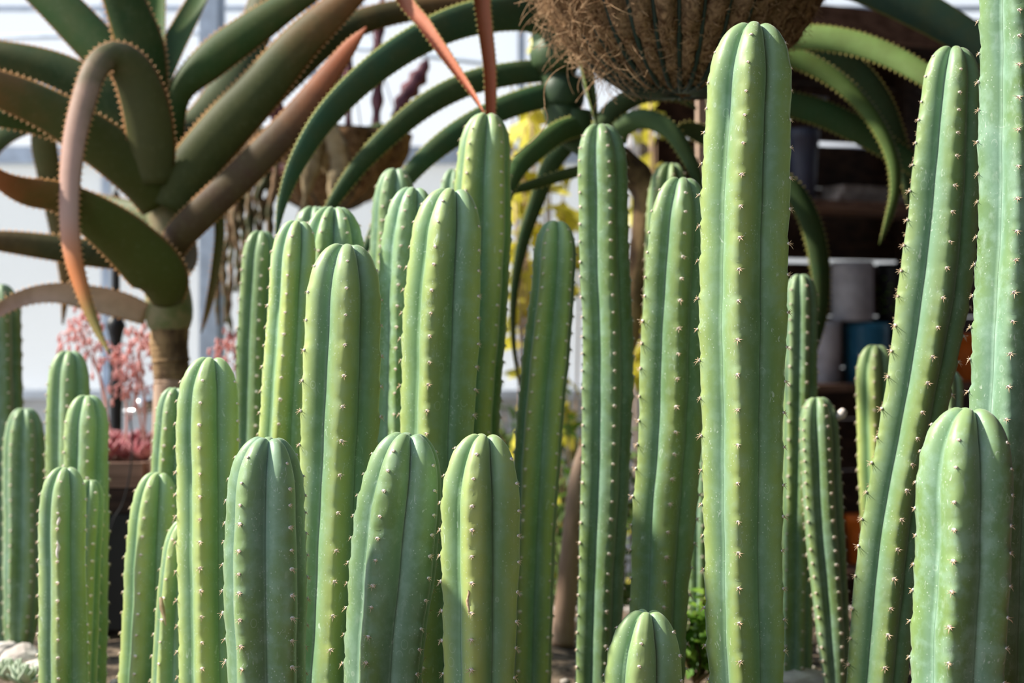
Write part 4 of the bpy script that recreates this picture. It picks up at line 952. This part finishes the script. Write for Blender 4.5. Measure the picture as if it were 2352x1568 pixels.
# ------------------------------------------------------------------ foliage in the background
def leaf_mesh(name, L, w, lobes, mat, fold=.25):
    pts = []; n = 9
    for i in range(n+1):
        f = i/n; ww = w*math.sin(PI*min(1, f*.96+.02))**.8*(1+(lobes*.45*math.cos(f*PI*6)))
        pts.append((max(ww, .0006), L*f))
    vs = []; fs = []
    for ww, y in pts: vs += [(-ww, y, ww*fold-.25*y*y/L), (0, y, -.25*y*y/L), (ww, y, ww*fold-.25*y*y/L)]
    for i in range(n): a = i*3; fs += [(a, a+1, a+4, a+3), (a+1, a+2, a+5, a+4)]
    me = bpy.data.meshes.new(name); me.from_pydata(vs, [], fs); me.materials.append(mat); me.polygons.foreach_set('use_smooth', [True]*len(fs)); return me
def shrub(name, label, base, top, spread, nst, nleaf, me, stemmat, seed, sc=(1, 1), joined=None, cat='shrub'):
    r = random.Random(seed); root = empty(name, base, label, cat); b = MB(); tips = []
    for k in range(nst):
        e_ = Vector((top[0]+r.uniform(-1, 1)*spread[0], top[1]+r.uniform(-1, 1)*spread[1], top[2]+r.uniform(-1, 1)*spread[2])); mid = (Vector(base)+e_)/2+Vector((r.uniform(-.04, .04), r.uniform(-.03, .03), 0))
        A, _ = catmull([tuple(base), tuple(mid), tuple(e_)], 12); b.tube([tuple(a) for a in A], [.004-.0002*i for i in range(12)], 5); tips.append(A)
    b.build('stems', stemmat, root)
    jb = MB()
    for k in range(nleaf):
        A = tips[r.randrange(nst)]; p = Vector(A[5+int(r.random()*6.9)])+Vector((r.uniform(-1, 1), r.uniform(-1, 1), r.uniform(-1, 1)))*.012
        q = Euler((r.uniform(-1.3, .6), r.uniform(-.6, .6), r.uniform(0, 6.28))).to_quaternion(); s_ = r.uniform(*sc)
        if joined: jb.add([p+q @ (v_.co*s_) for v_ in me.vertices], [tuple(f.vertices) for f in me.polygons])
        else: inst('leaf', me, root, p, q, s_)
    if joined:
        o = jb.build('foliage', me.materials[0], root); o['kind'] = 'stuff'
    return root
YL = leaf_mesh('yellow_leaf', .085, .022, .6, YLEAF); BLm = leaf_mesh('bush_leaf', .05, .013, 0, BUSH); FLm = leaf_mesh('fern_leaf', .03, .009, .5, FERN)
shrub('yellow_leaved_shrub', 'shrub with lobed yellow leaves behind the centre tree aloe', P(1235, 0, 3.9)*1+Vector((0, 0, -P(1300, 0, 3.9).z)), P(1258, 250, 3.9), (.10, .08, .20), 16, 150, YL, PALEBARK, 4, (.8, 1.5))
shrub('yellow_leaved_shrub', 'shrub with yellow-green leaves seen right of the slim blue-green cactus', P(1500, 0, 4.0)*1+Vector((0, 0, -P(1300, 0, 3.9).z)), P(1475, 370, 4.0), (.06, .06, .16), 9, 60, YL, PALEBARK, 6, (.7, 1.2))
for i, (x, y, d, sx, n_, me_, lb) in enumerate(((1210, 960, 4.3, .12, 240, BLm, 'muted green bush low in the gap left of the slim yellow-green cactus'), (1315, 1010, 3.7, .05, 120, FLm, 'bright lime bush between the slim yellow-green and slim blue-green cacti'),
        (1450, 1000, 3.55, .06, 220, BLm, 'dull green bush behind the dark green cactus'), (1300, 1180, 3.42, .06, 200, BLm, 'green bush low behind the pale slanting trunk'), (1120, 1200, 3.6, .10, 240, BLm, 'dark bush hidden low behind the yellow-green front cactus'))):
    tp = P(x, y, d); shrub('leafy_bush', lb, (tp.x, tp.y, 0), tp, (sx, .08, .10), 14, n_, me_, VINE, 30+i, (.8, 1.6), True, 'bush')
for i, (x, y, d, lb) in enumerate(((1598, 1420, 2.55, 'small bright green fern between the dark green cactus and the tallest one'), (1310, 1500, 2.95, 'low reddish green plant at the foot of the pale slanting trunk'))):
    tp = P(x, y, d); shrub('small_fern', lb, (tp.x, tp.y, BED-.01), tp, (.035, .03, .045), 10, 170, FLm, VINE, 50+i, (.6, 1.1), True, 'fern')
